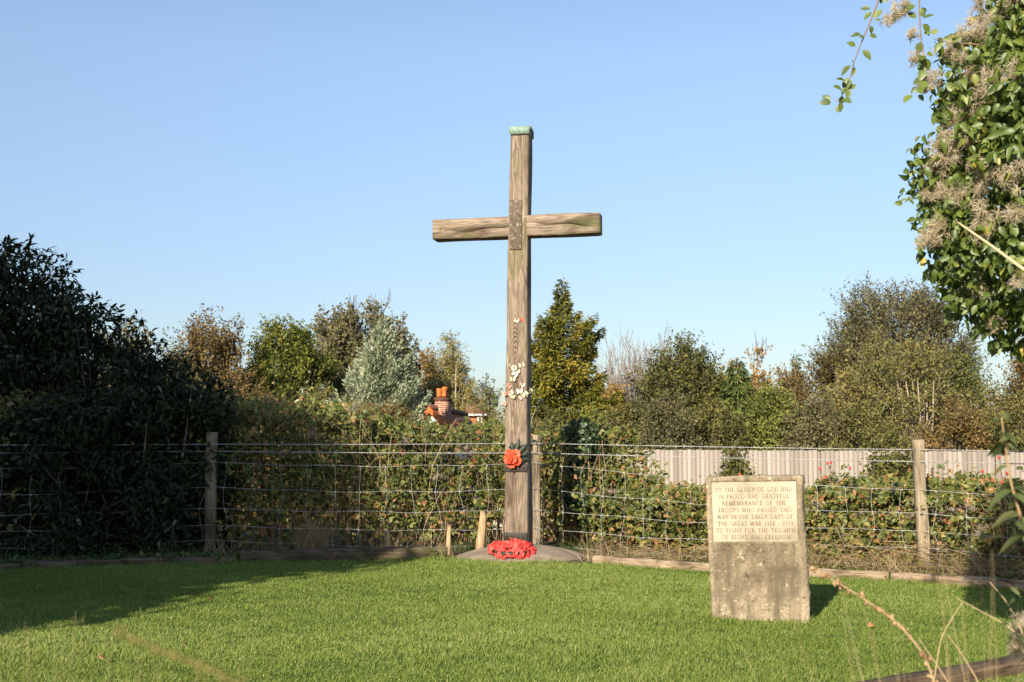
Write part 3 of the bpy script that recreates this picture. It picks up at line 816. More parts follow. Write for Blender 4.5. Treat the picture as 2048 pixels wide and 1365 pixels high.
# ------------------------------------------------------------------ timber edging, one board each
def timber(name, label, cat, a, b, h, d, seed, z0=-0.04, group=None, mat=None, rough=0.006):
    a, b = np.array(a, float), np.array(b, float)
    L = np.linalg.norm(b - a); ang = math.atan2(b[1] - a[1], b[0] - a[0])
    secs = []
    for s in np.linspace(-L / 2, L / 2, 40):
        p = np.array([(-d / 2, z0), (d / 2, z0), (d / 2, h * .5), (d / 2, h - 0.012), (d / 2 - .012, h), (0, h + .003), (-d / 2 + .012, h), (-d / 2, h - 0.012), (-d / 2, h * .5)])
        jj = rough * np.sin(np.arange(9) * 2.3 + s * 4 + seed) + rough * 0.7 * np.sin(np.arange(9) * 1.1 + s * 13 + seed)
        secs.append(np.column_stack([np.full(9, s), p[:, 0] + jj, p[:, 1] + jj * 0.9]))
    g = Geo(); loft(g, secs)
    o = build(g, name, mat or M_board)
    o.location = ((a[0] + b[0]) / 2, (a[1] + b[1]) / 2, 0); o.rotation_euler = (0, 0, ang)
    return tag(o, label, cat, group)
G_ = "timber edging boards round the lawn"
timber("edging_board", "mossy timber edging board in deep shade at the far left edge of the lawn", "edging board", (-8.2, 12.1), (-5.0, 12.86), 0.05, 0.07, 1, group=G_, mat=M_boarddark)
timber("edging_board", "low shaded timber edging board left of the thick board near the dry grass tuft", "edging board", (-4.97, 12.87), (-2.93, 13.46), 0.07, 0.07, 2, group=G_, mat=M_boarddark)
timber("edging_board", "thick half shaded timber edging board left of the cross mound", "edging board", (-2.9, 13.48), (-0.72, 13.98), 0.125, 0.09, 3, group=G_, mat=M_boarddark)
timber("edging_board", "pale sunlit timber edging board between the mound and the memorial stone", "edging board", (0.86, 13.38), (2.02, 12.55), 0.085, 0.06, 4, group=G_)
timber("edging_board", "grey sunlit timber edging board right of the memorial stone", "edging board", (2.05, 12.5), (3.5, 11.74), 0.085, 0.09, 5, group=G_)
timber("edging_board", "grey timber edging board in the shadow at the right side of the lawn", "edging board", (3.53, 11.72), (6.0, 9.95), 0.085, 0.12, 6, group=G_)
p0, p1 = atz(1700, 1385, 0.05), atz(2075, 1318, 0.05)
timber("sleeper", "dark old timber sleeper among weeds in the bottom right corner", "timber sleeper", p0[:2], p1[:2], 0.075, 0.16, 7, rough=0.0015, mat=woodmat("dark sleeper", [(0.25, (0.05, 0.036, 0.025)), (0.5, (0.12, 0.085, 0.055)), (0.8, (0.22, 0.16, 0.11))], 'X', 50, 1.8, 0.7, rings=False))

# ------------------------------------------------------------------ wire fence
posts = {"l2": (-8.2, 13.2), "l": (-3.47, 14.5), "m": (0.30, 15.5), "r": (3.95, 12.1), "r2": (7.4, 8.9)}
fence = thing("wire_fence", "wooden post fence with two barbed strands over sagging sheep netting", "fence", (0.3, 15.5, 0))
for key, top, w, lx in (("l", at(425, 865, 14.5)[2], 0.117, 0.0), ("m", at(1072, 870, 15.5)[2], 0.095, 0), ("r", at(1839, 880, 12.1)[2], 0.105, -0.035)):
    x, y = posts[key]
    g = Geo(); secs = []
    for z in np.linspace(-0.2, top, 24):
        u = max(0, z / top); k = w / 2 * (1 - 0.04 * u) + 0.002 * math.sin(z * 8 + x)
        c = 0.012
        p = np.array([(-k + c, -k), (0, -k), (k - c, -k), (k, -k + c), (k, k - c), (k - c, k), (-k + c, k), (-k, k - c), (-k, -k + c)])
        p = p + np.array([lx * u + 0.003 * math.sin(z * 5), 0])
        secs.append(np.column_stack([p + [x, y], np.full(len(p), z + (0.004 * p[:, 0] if z == top else 0))]))
    loft(g, secs); build(g, "fence_post", M_post, fence)
HT = {"l2": [1.26, 1.16, 1.0, .74, .52, .34, .17], "l": [1.26, 1.18, 1.055, .775, .53, .34, .17], "m": [1.27, 1.15, 1.03, .72, .46, .235, .04], "r": [1.215, 1.10, .83, .61, .44, .285, .135], "r2": [1.19, 1.08, .82, .6, .43, .28, .13]}
order = ["l2", "l", "m", "r", "r2"]
r = rng_(21)
gn = Geo(); gb = [Geo(), Geo()]
fr_off = -0.075
for a_, b_ in zip(order[:-1], order[1:]):
    A, B = np.array(posts[a_]), np.array(posts[b_])
    dirv = (B - A) / np.linalg.norm(B - A); nrm = np.array([dirv[1], -dirv[0]])   # towards the lawn
    Ls = np.linalg.norm(B - A); nseg = 60
    u = np.linspace(0, 1, nseg)
    offs = nrm * 0.066
    lines = []
    for q in range(7):
        z = HT[a_][q] * (1 - u) + HT[b_][q] * u
        if q >= 2:
            z = z - (0.035 + 0.01 * q) * 4 * u * (1 - u) * (0.8 if q < 4 else 0.5) + 0.010 * np.sin(u * 21 + q * 2 + A[0]) * np.sin(u * 3.14)
            wobn = 0.02 * np.sin(u * 9 + q + A[0]) * np.sin(u * 3.14)
        else:
            z = z - 0.008 * 4 * u * (1 - u); wobn = 0 * u
        P = np.column_stack([A[0] + dirv[0] * Ls * u + offs[0] + nrm[0] * wobn, A[1] + dirv[1] * Ls * u + offs[1] + nrm[1] * wobn, z])
        lines.append(P)
        if q >= 2: tube(gn, P, 0.0021, 5)
        else:
            n2 = int(Ls / 0.012); uu = np.linspace(0, 1, n2)
            Pf = np.stack([np.interp(uu, u, P[:, k]) for k in range(3)], -1)
            for ph in (0, math.pi):
                tw = uu * Ls * 90 + ph
                tube(gb[q], Pf + np.column_stack([nrm[0] * np.cos(tw), nrm[1] * np.cos(tw), np.sin(tw)]) * 0.0028, 0.0025, 4)
            for s in np.arange(0.05, Ls, 0.105):
                c = np.array([np.interp(s / Ls, u, P[:, k]) for k in range(3)])
                for _ in range(2):
                    dd = unit(np.r_[r.normal(0, .5, 1) * dirv[0] + nrm[0] * r.normal(), r.normal(0, .5, 1) * dirv[1] + nrm[1] * r.normal(), r.normal()]) * 0.016
                    twigs(gb[q], [c - dd], [c + dd], 0.0022, 0.0012)
    for s in np.arange(0.16, Ls, 0.31):
        us_ = s / Ls
        pts = []
        for q in range(2, 7):
            sh_ = us_ + r.normal(0, 0.022) / Ls * (1 if q > 2 else 0)
            pts.append([np.interp(sh_, u, lines[q][:, k]) for k in range(3)])
        pts = np.array(pts)
        uu = np.linspace(0, 4, 17); Pv = np.stack([np.interp(uu, np.arange(5), pts[:, k]) for k in range(3)], -1)
        Pv[:, :2] += (dirv * (0.014 * np.sin(uu * 2.6 + s * 5))[:, None])
        if r.random() < .5: Pv = Pv[:r.integers(6, 15)]
        tube(gn, Pv, 0.0016, 5)
        for p in pts: twigs(gn, [p - [0, 0, 0.012]], [p + [0, 0, 0.009]], 0.0045, 0.0045)
build(gb[0], "barbed_wire", M_wire, fence); build(gb[1], "barbed_wire", M_wire, fence)
build(gn, "sheep_netting", M_wire, fence)

# ------------------------------------------------------------------ seed heads of old man's beard
def plume_cluster(r, heads, R, fil, L, rad=0.0013, sx=(1, 1, 1)):
    g = Geo()
    Hc = randn(r, heads) * (r.random((heads, 1)) ** 0.5) * R * np.array(sx)
    n = heads * fil
    c = np.repeat(Hc, fil, 0)
    d = randn(r, n); d[:, 2] -= 0.15; d = unit(d)
    sw_ = randn(r, n); side_ = unit(np.cross(d, sw_))
    t = np.clip(np.repeat(r.random(heads) * 0.5, fil) + r.random(n) * 0.5, 0, 1)
    LL = L * r.uniform(0.7, 1.2, (n, 1))
    P = [c + d * LL * 0.05, c + d * LL * 0.4 + side_ * LL * 0.05, c + d * LL * 0.68 + side_ * LL * 0.25, c + d * LL * 0.72 + side_ * LL * 0.52]
    P[3] = P[3] - d * LL * 0.12
    for q in range(3): twigs(g, P[q], P[q + 1], rad * (1.25 - 0.3 * q), rad * (0.95 - 0.3 * q), t)
    twigs(g, Hc * 0, Hc, 0.0012, 0.001, 0.0)
    return g
M_plume = leafmat("silky seed plumes", [(0, (0.46, 0.37, 0.23)), (0.35, (0.68, 0.58, 0.41)), (0.7, (0.80, 0.72, 0.55)), (1, (0.88, 0.83, 0.70))], 0.55, 0.06, 0.5)
M_plumegrey = leafmat("faded seed fluff", [(0, (0.28, 0.21, 0.15)), (0.5, (0.50, 0.41, 0.33)), (1, (0.68, 0.60, 0.50))], 0.35, 0.0)

# ------------------------------------------------------------------ hedges
topx = [-400, 150, 300, 450, 600, 700, 800, 900, 1000, 1070, 1160, 1195, 1235, 1330, 1420, 1550, 1640, 1700, 1800, 1840, 1900, 2048, 2500]
topy = [790, 790, 792, 797, 800, 808, 838, 858, 860, 842, 870, 945, 985, 990, 992, 985, 962, 985, 968, 962, 985, 970, 970]
M_bramble = leafmat("bramble leaves", [(0, (0.030, 0.050, 0.010)), (0.3, (0.070, 0.092, 0.018)), (0.55, (0.135, 0.150, 0.030)), (0.72, (0.25, 0.23, 0.055)), (0.83, (0.30, 0.19, 0.055)), (0.93, (0.26, 0.095, 0.035)), (1, (0.34, 0.20, 0.10))], 0.28, 0.06, 0.5)
M_drystem = tintmat("dry stems", [(0, (0.10, 0.065, 0.04)), (0.5, (0.27, 0.19, 0.11)), (1, (0.46, 0.36, 0.22))])

def hedge(name, label, path, nleaf, seed, thick=1.4, autumn=0.0, bare=0.25, leaf=0.05, nst=1100, nplume=12, straw=0):
    r = rng_(seed)
    path = np.array(path, float)
    seg = np.linalg.norm(np.diff(path, axis=0), axis=1); cum = np.r_[0, np.cumsum(seg)]
    root = thing(name, label, "hedge", (*path[len(path) // 2], 0))
    def frame(s):
        x = np.interp(s, cum, path[:, 0]); y = np.interp(s, cum, path[:, 1])
        x2 = np.interp(s + .05, cum, path[:, 0]); y2 = np.interp(s + .05, cum, path[:, 1])
        x1 = np.interp(s - .05, cum, path[:, 0]); y1 = np.interp(s - .05, cum, path[:, 1])
        t = unit(np.stack([x2 - x1, y2 - y1], -1)); return x, y, np.stack([t[:, 1], -t[:, 0]], -1)
    def top(x, y):
        px = 1024 + F * x / y
        py = np.interp(px, topx, topy)
        return CAMZ + (868 - py) * y / F
    n = nleaf
    s = r.random(n) * cum[-1]
    x, y, nr = frame(s)
    ztop = top(x, y)
    d = thick * r.random(n) ** 2.0
    z = ztop * (0.02 + 0.98 * r.random(n) ** 0.8)
    istop = r.random(n) < 0.28
    z = np.where(istop, ztop - 0.16 * r.random(n) ** 1.5, z); d = np.where(istop, thick * r.random(n) ** 1.0, d)
    P = np.stack([x, y, z], -1)
    bump_ = 0.16 * wob(P, 2.0, seed) + 0.10 * wob(P, 5, seed + 1)
    d2 = d + bump_ + 0.30 * np.clip(z / np.maximum(ztop, .1), 0, 1) ** 3 - 0.02
    d2 = np.maximum(d2, -0.10)
    fw = r.random(n) < 0.045; d2[fw] = -r.uniform(0.05, 0.5, fw.sum())
    P[:, :2] -= nr * d2[:, None]
    P[:, 2] += np.where(istop | (z > ztop * 0.8), 0.09 * wob(P, 4.0, seed + 5) + 0.11 * wob(P, 9.0, seed + 6) + 0.05, 0) + (r.random(n) < 0.03) * istop * 0.22 * r.random(n)
    dens = wob(P, 3.3, seed + 8)
    low = np.clip(1 - z / (0.45 * ztop + 0.1), 0, 1)
    keep = (r.random(n) < np.clip(1 - bare * low * 1.2, 0.1, 1)) & (dens > -0.75)
    P, nr, d, z, low, dens, istop = P[keep], nr[keep], d[keep], z[keep], low[keep], dens[keep], istop[keep]
    n = len(P)
    out = np.column_stack([nr, np.zeros(n)])
    Nn = unit(out * 0.65 + np.array([0, 0, 0.55]) + r.normal(0, 0.42, (n, 3)))
    D = unit(np.cross(Nn, randn(r, n))); D[:, 2] -= 0.35; D = unit(D)
    au = wob(P, 1.7, seed + 3)
    tint = np.clip(0.40 + 0.12 * au + autumn + 0.10 * low + r.normal(0, 0.15, n), 0.02, 0.74)
    pr = r.random(n)
    red = pr < np.clip(0.03 + 0.09 * (au > 0.2) + 0.24 * low + autumn * .8 + 0.03 * autumn * 10, 0, 0.6)
    tint[red] = r.uniform(0.74, 1.0, red.sum())
    g = Geo()
    L = leaf * np.exp(r.normal(0, 0.33, n))
    # three leaflets to a leaf
    for q, an in enumerate((0, 1.05, -1.05)):
        S = np.cross(D, Nn)
        Dq = D * math.cos(an) + S * math.sin(an)
        sel = slice(None) if q == 0 else (r.random(n) < 0.6)
        ovate(g, (P + Dq * 0.006)[sel], Dq[sel], unit(Nn + r.normal(0, 0.18, (n, 3)))[sel], L[sel] * (1 if q == 0 else 0.85), (L * 0.36)[sel], np.clip(tint + r.normal(0, 0.04, n), 0, 1)[sel], curl=0.2)
    build(g, "foliage", M_bramble, root)
    # arching stems
    g = Geo(); m_ = nst
    s = r.random(m_) * cum[-1]; x, y, nr = frame(s)
    zt = top(x, y)
    d0 = r.uniform(0.0, 0.8, m_)
    tt = np.stack([-nr[:, 1], nr[:, 0]], -1)
    p0 = np.column_stack([np.stack([x, y], -1) - nr * d0[:, None], np.zeros(m_)])
    hgt = zt * r.uniform(0.3, 1.06, m_); run = r.normal(0, 0.55, m_); outw = r.uniform(-0.1, 0.22, m_)
    prev = p0; tn = np.clip(r.normal(0.42, 0.3, m_), 0, 1)
    for q in range(1, 7):
        u = q / 6
        cur = p0 + np.column_stack([tt * (run * u ** 1.4)[:, None] + nr * (outw * u)[:, None], hgt * np.sin(u * 2.0) / 0.91 * 1.0])
        cur += r.normal(0, 0.02, (m_, 3))
        twigs(g, prev, cur, 0.0045 * (1.15 - u), 0.0045 * (1.0 - u) + 0.001, tn); prev = cur
    build(g, "bramble_stems", M_drystem, root)
    for q in range(nplume):
        s1 = np.array([r.random() * cum[-1]]); x, y, nr1 = frame(s1); zt1 = top(x, y)
        c = np.array([x[0], y[0], zt1[0] * r.uniform(0.6, 1.05)]); c[:2] -= nr1[0] * r.uniform(-0.08, 0.15)
        pg = plume_cluster(r, 7, 0.085, 16, 0.055, 0.0022, (1.2, 1, 0.8))
        pg.v = [v + c for v in pg.v]
        build(pg, "seed_head", M_plumegrey, root)
    return root, frame, top, cum
def hips(root, spots):
    for px, py, Yd in spots:
        g = Geo()
        e = at(px, py, Yd); b0 = at(px + 6, py + 90, Yd); tube(g, [b0, (b0 + e) / 2 + [.02, 0, .01], e], [.005, .004, .002], 4, t=.4)
        st = build(g, "rose_stem", M_rib, root)
        build(Geo().add(iv * [.015, .015, .02] + at(px, py, Yd), if_), "rose_hip", M_red, st, smooth=True)
HL = [(-8.4, 13.5), (-3.5, 14.85), (0.45, 16.2), (1.35, 16.5)]
HR = [(0.35, 16.3), (1.3, 15.5), (2.4, 14.25), (4.1, 12.45), (7.6, 9.2)]
hedge("bramble_hedge", "tall tangled bramble hedge behind the wire fence, left of the cross", HL, 56000, 101, 1.7, 0.03, 0.25, leaf=.037, nplume=16)
hr_ = hedge("bramble_hedge", "lower bramble hedge reddening at its base behind the wire fence, right of the cross", HR, 62000, 202, 1.3, 0.06, 0.4, leaf=.037, nplume=18)

hips(hr_[0], [(1640, 938, 13.6), (1655, 927, 13.6), (1662, 925, 13.6), (1651, 956, 13.6), (1700, 937, 13.2), (1965, 943, 12.0), (1998, 915, 12.0), (1995, 942, 12.0), (2014, 947, 12.0), (1985, 961, 12.0), (2004, 965, 12.0), (1480, 950, 14.0)])

# tall wispy shoots above the hedge
def shoot(name, label, cat, pts, nl, L, W, mat, smat, seed, r0=0.006, group=None, drop=0.5, pair=True):
    r = rng_(seed); P = np.array(pts, float)
    u = np.linspace(0, 1, 24); ch = np.linspace(0, 1, len(P))
    C = np.stack([np.interp(u, ch, P[:, k]) for k in range(3)], -1)
    C[1:-1] += 0.25 * (C[:-2] + C[2:] - 2 * C[1:-1])
    root = thing(name, label, cat, P[0], group)
    g = Geo(); tube(g, C, np.linspace(r0, r0 * 0.3, 24), 5, t=0.4); build(g, "stem", smat, root)
    g = Geo()
    us = np.sort(r.uniform(0.15, 1, nl)); Q = np.stack([np.interp(us, u, C[:, k]) for k in range(3)], -1)
    T = unit(np.gradient(C, axis=0)); Tq = np.stack([np.interp(us, u, T[:, k]) for k in range(3)], -1)
    side_ = unit(np.cross(Tq, randn(r, nl)))
    D = unit(Tq * 0.45 + side_ * 0.9 + np.array([0, 0, -drop * 0.4]))
    ovate(g, Q, D, unit(np.cross(D, np.cross(np.array([0, 0, 1.0]), D)) + r.normal(0, .4, (nl, 3))), L * r.uniform(.6, 1.2, nl) * (1.15 - 0.5 * us), W * (1.15 - 0.5 * us), r.random(nl), curl=drop)
    build(g, "leaves", mat, root); return root
M_silver = leafmat("silvery leaves", [(0, (0.13, 0.16, 0.09)), (0.5, (0.30, 0.33, 0.23)), (1, (0.47, 0.48, 0.38))], 0.2, 0.05)
M_green = leafmat("fresh green leaves", [(0, (0.05, 0.085, 0.018)), (0.5, (0.10, 0.15, 0.035)), (1, (0.17, 0.21, 0.06))], 0.3, 0.06)
gS = "silver leaved shoots above the hedge"
for q, (pts, lab) in enumerate([([(615, 850, 16.3), (612, 790, 16.3), (622, 730, 16.2)], "tallest silver leaved shoot above the left hedge"),
                 ([(590, 850, 16.2), (598, 810, 16.2), (606, 775, 16.1)], "short silver leaved shoot left of the tallest one above the hedge"),
                 ([(640, 850, 16.3), (652, 815, 16.3), (668, 788, 16.3)], "silver leaved shoot leaning right, right of the tallest one above the hedge")]):
    P = [at(*p) for p in pts]; P = [np.array([P[0][0], P[0][1], 0.6])] + P
    shoot("silver_shoot", lab, "plant shoot", P, 46, 0.11, 0.017, M_silver, M_rib, 40 + q, group=gS, drop=0.7)
P = [at(*p) for p in [(1004, 880, 15.9), (990, 840, 15.9), (983, 795, 15.8), (989, 760, 15.8)]]
shoot("leafy_sucker", "thin leafy sapling shoot against the sky, just left of the cross post", "plant shoot", P, 15, 0.12, 0.026, M_green, M_rib, 61, drop=0.6)
P = [at(*p) for p in [(1058, 890, 15.2), (1063, 840, 15.2), (1073, 815, 15.2), (1088, 798, 15.1)]]
shoot("silver_shoot", "pale silver leaved shoot just right of the cross post", "plant shoot", P, 13, 0.11, 0.018, M_silver, M_silver, 62, drop=0.5)

# ivy clump rising over the fence in the cross's shadow
def leaf_blob(g, r, c, rad, n, leaf, t0, tv, up=0.5, kind=ovate, wr_=0.4):
    c = np.array(c); d = randn(r, n)
    P = c + d * np.array(rad) * (r.random((n, 1)) ** 0.4)
    Nn = unit(d * 0.7 + np.array([0, -0.2, up]) + r.normal(0, 0.4, (n, 3)))
    D = unit(np.cross(Nn, randn(r, n)) + np.array([0, 0, -0.35]))
    L = leaf * r.uniform(0.6, 1.3, n)
    kind(g, P, D, Nn, L, L * wr_, np.clip(t0 + r.normal(0, tv, n), 0, 1))
r = rng_(88)
ivy = thing("ivy_bush", "dark ivy bush standing in the shadow the cross casts on the hedge", "bush", (1.0, 16.0, 0))
g = Geo()
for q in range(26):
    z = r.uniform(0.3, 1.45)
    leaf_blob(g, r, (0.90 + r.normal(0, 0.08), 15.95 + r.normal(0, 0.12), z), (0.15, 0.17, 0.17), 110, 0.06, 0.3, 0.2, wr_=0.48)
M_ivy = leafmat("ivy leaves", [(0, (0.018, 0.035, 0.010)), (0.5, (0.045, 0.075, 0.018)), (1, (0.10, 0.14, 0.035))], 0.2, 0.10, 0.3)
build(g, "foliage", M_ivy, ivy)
g = Geo()
for q in range(9):
    x0 = 0.86 + r.normal(0, 0.1); tube(g, [(x0, 15.8, 0), (x0 + r.normal(0, .1), 15.8, 0.6), (x0 + r.normal(0, .15), 15.75, 1.3)], [0.014, 0.01, 0.004], 5)
build(g, "stems", M_rib, ivy)

# the big dark shrub at the left
def shrub(name, label, blobs, n_each, leaf, wr_, mat, seed, base, t0=0.4, tv=0.2, stems=30, long_shoots=None):
    r = rng_(seed); root = thing(name, label, "shrub", base)
    g = Geo(); gs = Geo()
    for c, rad in blobs:
        c = np.array(c, float)
        n = int(n_each * (rad[0] * rad[2]))
        d = randn(r, n); P = c + d * np.array(rad) * (0.55 + 0.45 * r.random((n, 1)) ** 0.5)
        P += (0.12 * wob(P, 3, seed))[:, None] * d
        ok = P[:, 2] > 0.02; P, d = P[ok], d[ok]; n = len(P)
        Nn = unit(d * 0.6 + np.array([0, -0.1, 0.6]) + r.normal(0, 0.4, (n, 3)))
        D = unit(d * 0.5 + randn(r, n) * 0.8 + np.array([0, 0, -0.25]))
        L = leaf * r.uniform(0.6, 1.3, n)
        ovate(g, P, D, Nn, L, L * wr_, np.clip(t0 + 0.15 * wob(P, 1.5, seed + 2) + r.normal(0, tv, n), 0, 1), curl=0.35)
        for _ in range(4):
            e = c + randn(r, 1)[0] * np.array(rad) * 0.8; b_ = np.array(base) + [r.normal(0, .25), r.normal(0, .2), 0]
            m1 = (b_ + e) / 2 + r.normal(0, 0.15, 3)
            tube(gs, [b_, m1, e], [0.022, 0.014, 0.005], 5, t=r.random())
    if long_shoots is not None:
        for p0, p1 in long_shoots:
            p0, p1 = np.array(p0), np.array(p1)
            u = np.linspace(0, 1, 9)[:, None]
            C = p0 + (p1 - p0) * u + np.array([0, 0, 0.12]) * np.sin(u * 3.0)
            tube(gs, C, np.linspace(0.008, 0.002, 9), 4, t=0.4)
            nl = 26; us = r.uniform(0.15, 1, nl)
            Q = p0 + (p1 - p0) * us[:, None] + np.array([0, 0, 0.12]) * np.sin(us[:, None] * 3.0)
            D = unit(unit(p1 - p0) * 0.5 + randn(r, nl) * 0.8 + np.array([0, 0, -0.2]))
            L = leaf * r.uniform(0.7, 1.3, nl)
            ovate(g, Q, D, unit(r.normal(0, .5, (nl, 3)) + np.array([0, 0, 1.0])), L, L * wr_, np.clip(0.5 + r.normal(0, .2, nl), 0, 1), curl=0.5)
    build(g, "foliage", mat, root); build(gs, "branches", M_bark, root)
    return root
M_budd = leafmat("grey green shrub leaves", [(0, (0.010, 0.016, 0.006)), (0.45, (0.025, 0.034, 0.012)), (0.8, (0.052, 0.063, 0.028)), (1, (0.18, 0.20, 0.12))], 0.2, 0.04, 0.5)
sil = [(-250, 470), (-120, 470), (0, 505), (60, 520), (130, 575), (190, 625), (245, 670), (320, 718), (400, 770), (460, 815)]
r = rng_(5)
blobs = []
for px in range(-330, 470, 40):
    ty = np.interp(px, [s[0] for s in sil], [s[1] for s in sil])
    for py in range(int(ty) + 34, 1130, 58):
        Yd = 14.9 + r.uniform(-0.35, 0.5) - (0.5 if py > 800 and px < 330 else 0)
        c = at(px + r.normal(0, 12), py + r.normal(0, 8), Yd)
        rr = r.uniform(0.26, 0.38)
        blobs.append((c, (rr, rr * 1.2, rr * 0.9)))
shoots = []
for px, py in [(20, 482), (65, 478), (100, 520), (130, 545), (160, 572), (205, 612), (240, 640), (280, 675), (325, 680), (370, 735), (-10, 440), (420, 775)]:
    p1 = at(px, py, 14.8); p0 = at(px - 25, py + 85, 14.9); shoots.append((p0, p1))
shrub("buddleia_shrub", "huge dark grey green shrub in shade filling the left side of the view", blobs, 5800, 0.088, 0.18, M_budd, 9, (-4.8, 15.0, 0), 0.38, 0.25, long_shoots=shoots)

# tree branch reaching in at the far left edge
r = rng_(17)
P = [at(*p) for p in [(-260, 430, 13.0), (-120, 430, 13.0), (-30, 470, 13.0), (30, 500, 13.0)]]

# ------------------------------------------------------------------ dead stumps, straw, ground litter behind the edging
def stump(label, px, pb, pt, w, lean, seed, Y=14.35):
    r = rng_(seed); b_ = at(px, pb, Y); b_[2] = -0.03; zt = at(px, pt, Y)[2]
    secs = []
    a = np.arange(9) * 6.283 / 9
    for q, u in enumerate(np.linspace(0, 1, 9)):
        rr = w * (1.25 - 0.45 * u) * (1 + 0.16 * np.sin(a * 2 + seed) + 0.12 * np.sin(a * 3 + u * 3 + seed))
        zz = b_[2] + (zt - b_[2]) * u + (0.05 * np.sin(a * 2 + seed) * (u > 0.95))
        secs.append(np.stack([b_[0] + lean * u + rr * np.cos(a), b_[1] + rr * np.sin(a), zz + 0 * a], -1))
    g = Geo(); loft(g, secs)
    tag(build(g, "dead_stump", M_stump, origin=(b_[0], b_[1], 0)), label, "dead stump", "cut dead stems in front of the hedge")
stump("tallest pale broken stump just left of the poppy wreath", 957, 1102, 1030, 0.042, 0.06, 1)
stump("thin bleached upright stump between the tall stump and the brown pair", 895, 1098, 1052, 0.024, 0.02, 2)
stump("brown stump, left of a close pair behind the edging board", 776, 1103, 1070, 0.034, -0.01, 3)
stump("brown stump leaning right, right of a close pair behind the edging board", 790, 1103, 1080, 0.026, 0.03, 4)

def blades(g, r, P, H, spread, w, t, seg=3):
    n = len(P); lean = r.normal(0, spread, (n, 2)); ang = r.random(n) * 6.283
    side_ = np.stack([np.cos(ang), np.sin(ang), 0 * ang], -1) * w
    prevL = P - side_; prevR = P + side_; rows = [(prevL, prevR)]
    for q in range(1, seg + 1):
        u = q / seg
        c = P + np.column_stack([lean * (H * u ** 1.8)[:, None], H * u * (1 - 0.25 * u * np.linalg.norm(lean, axis=1).clip(0, 1.6))])
        k = 1 - 0.92 * u
        rows.append((c - side_ * k, c + side_ * k))
    V = np.stack([x for rw in rows for x in rw], 1).reshape(-1, 3)
    b_ = (np.arange(n) * (2 * (seg + 1)))[:, None]
    fs = np.concatenate([b_ + np.array([[2 * q, 2 * q + 1, 2 * q + 3, 2 * q + 2]]) for q in range(seg)])
    g.add(V, fs, np.repeat(np.broadcast_to(t, (n,)), 2 * (seg + 1)))
M_straw = leafmat("dry grass", [(0, (0.16, 0.11, 0.06)), (0.4, (0.32, 0.23, 0.12)), (0.8, (0.50, 0.38, 0.21)), (1, (0.58, 0.47, 0.29))], 0.3, 0.03)
r = rng_(31)
g = Geo()
for (x0, x1, n) in ((-3.6, -0.6, 700), (0.7, 2.1, 900), (2.3, 5.5, 3600)):
    xx = r.uniform(x0, x1, n); yy = kerb_y(xx) + r.uniform(0.05, 0.85, n)
    kk = wob(np.stack([xx, yy, 0 * xx], -1), 4.5, 50) + 0.3 * r.normal(size=n) > 0.15; xx, yy = xx[kk], yy[kk]; n = len(xx)
    blades(g, r, np.column_stack([xx, yy, 0 * xx]), r.uniform(0.08, 0.42, n), 0.9, 0.0035, np.clip(r.normal(0.55, 0.25, n), 0, 1), 4)
n = 1200   # loose straw lying in a heap
xx = r.uniform(0.9, 5.2, n); yy = kerb_y(xx) + r.uniform(0.2, 0.75, n); zz = 0.02 + 0.40 * r.random(n) ** 1.4 * np.clip(1.1 - abs(xx - 3.4) / 2.2, 0.35, 1)
d = randn(r, n); d[:, 2] *= 0.35
twigs(g, np.column_stack([xx, yy, zz]), np.column_stack([xx, yy, zz]) + d * r.uniform(0.1, 0.5, (n, 1)), 0.0032, 0.0015, np.clip(r.normal(0.45, .3, n), 0, 1))
tag(build(g, "dry_grass", M_straw), "dry straw coloured grass and stalks lying at the foot of the hedge", "dry grass", kind="stuff")
g = Geo(); n = 500
a = r.random(n) * 6.28; rr = 0.2 * np.sqrt(r.random(n)); c = at(625, 1095, 14.55)
P = np.column_stack([c[0] + rr * np.cos(a), c[1] + rr * np.sin(a) * 0.6, 0 * a])
blades(g, r, P, r.uniform(0.2, 0.48, n), 0.45, 0.003, np.clip(r.normal(0.5, .25, n), 0, 1), 4)
tag(build(g, "grass_tussock", M_straw, origin=(c[0], c[1], 0)), "tawny dry grass tussock behind the shaded edging board, left of the cross", "grass tussock")
# low green weeds
g = Geo(); n = 4200
xx = r.uniform(-7.5, 5.6, n); yy = kerb_y(xx) + 0.07 + r.uniform(0.0, 0.8, n) ** 1.3
yy = np.where(np.abs(xx - 0.1) < 0.9, np.maximum(yy, 14.98), yy)
blades(g, r, np.column_stack([xx, yy, 0 * xx]), r.uniform(0.05, 0.2, n), 0.6, 0.004, np.clip(r.normal(0.35, .25, n), 0, 1), 3)
for q in range(330):
    x = r.uniform(-7.5, 5.6)
    if -0.85 < x < 1.05: continue
    y = kerb_y(x) + r.uniform(0.05, 0.7)
    leaf_blob(g, r, (x, y, 0.05), (0.09, 0.09, 0.05), 12, 0.05, 0.4, 0.25)
M_weed = leafmat("low weeds", [(0, (0.03, 0.055, 0.012)), (0.5, (0.08, 0.125, 0.025)), (0.85, (0.16, 0.20, 0.05)), (1, (0.28, 0.2, 0.09))], 0.3, 0.05)
tag(build(g, "ground_cover", M_weed), "low green weeds between the edging boards and the hedge", "weeds", kind="stuff")

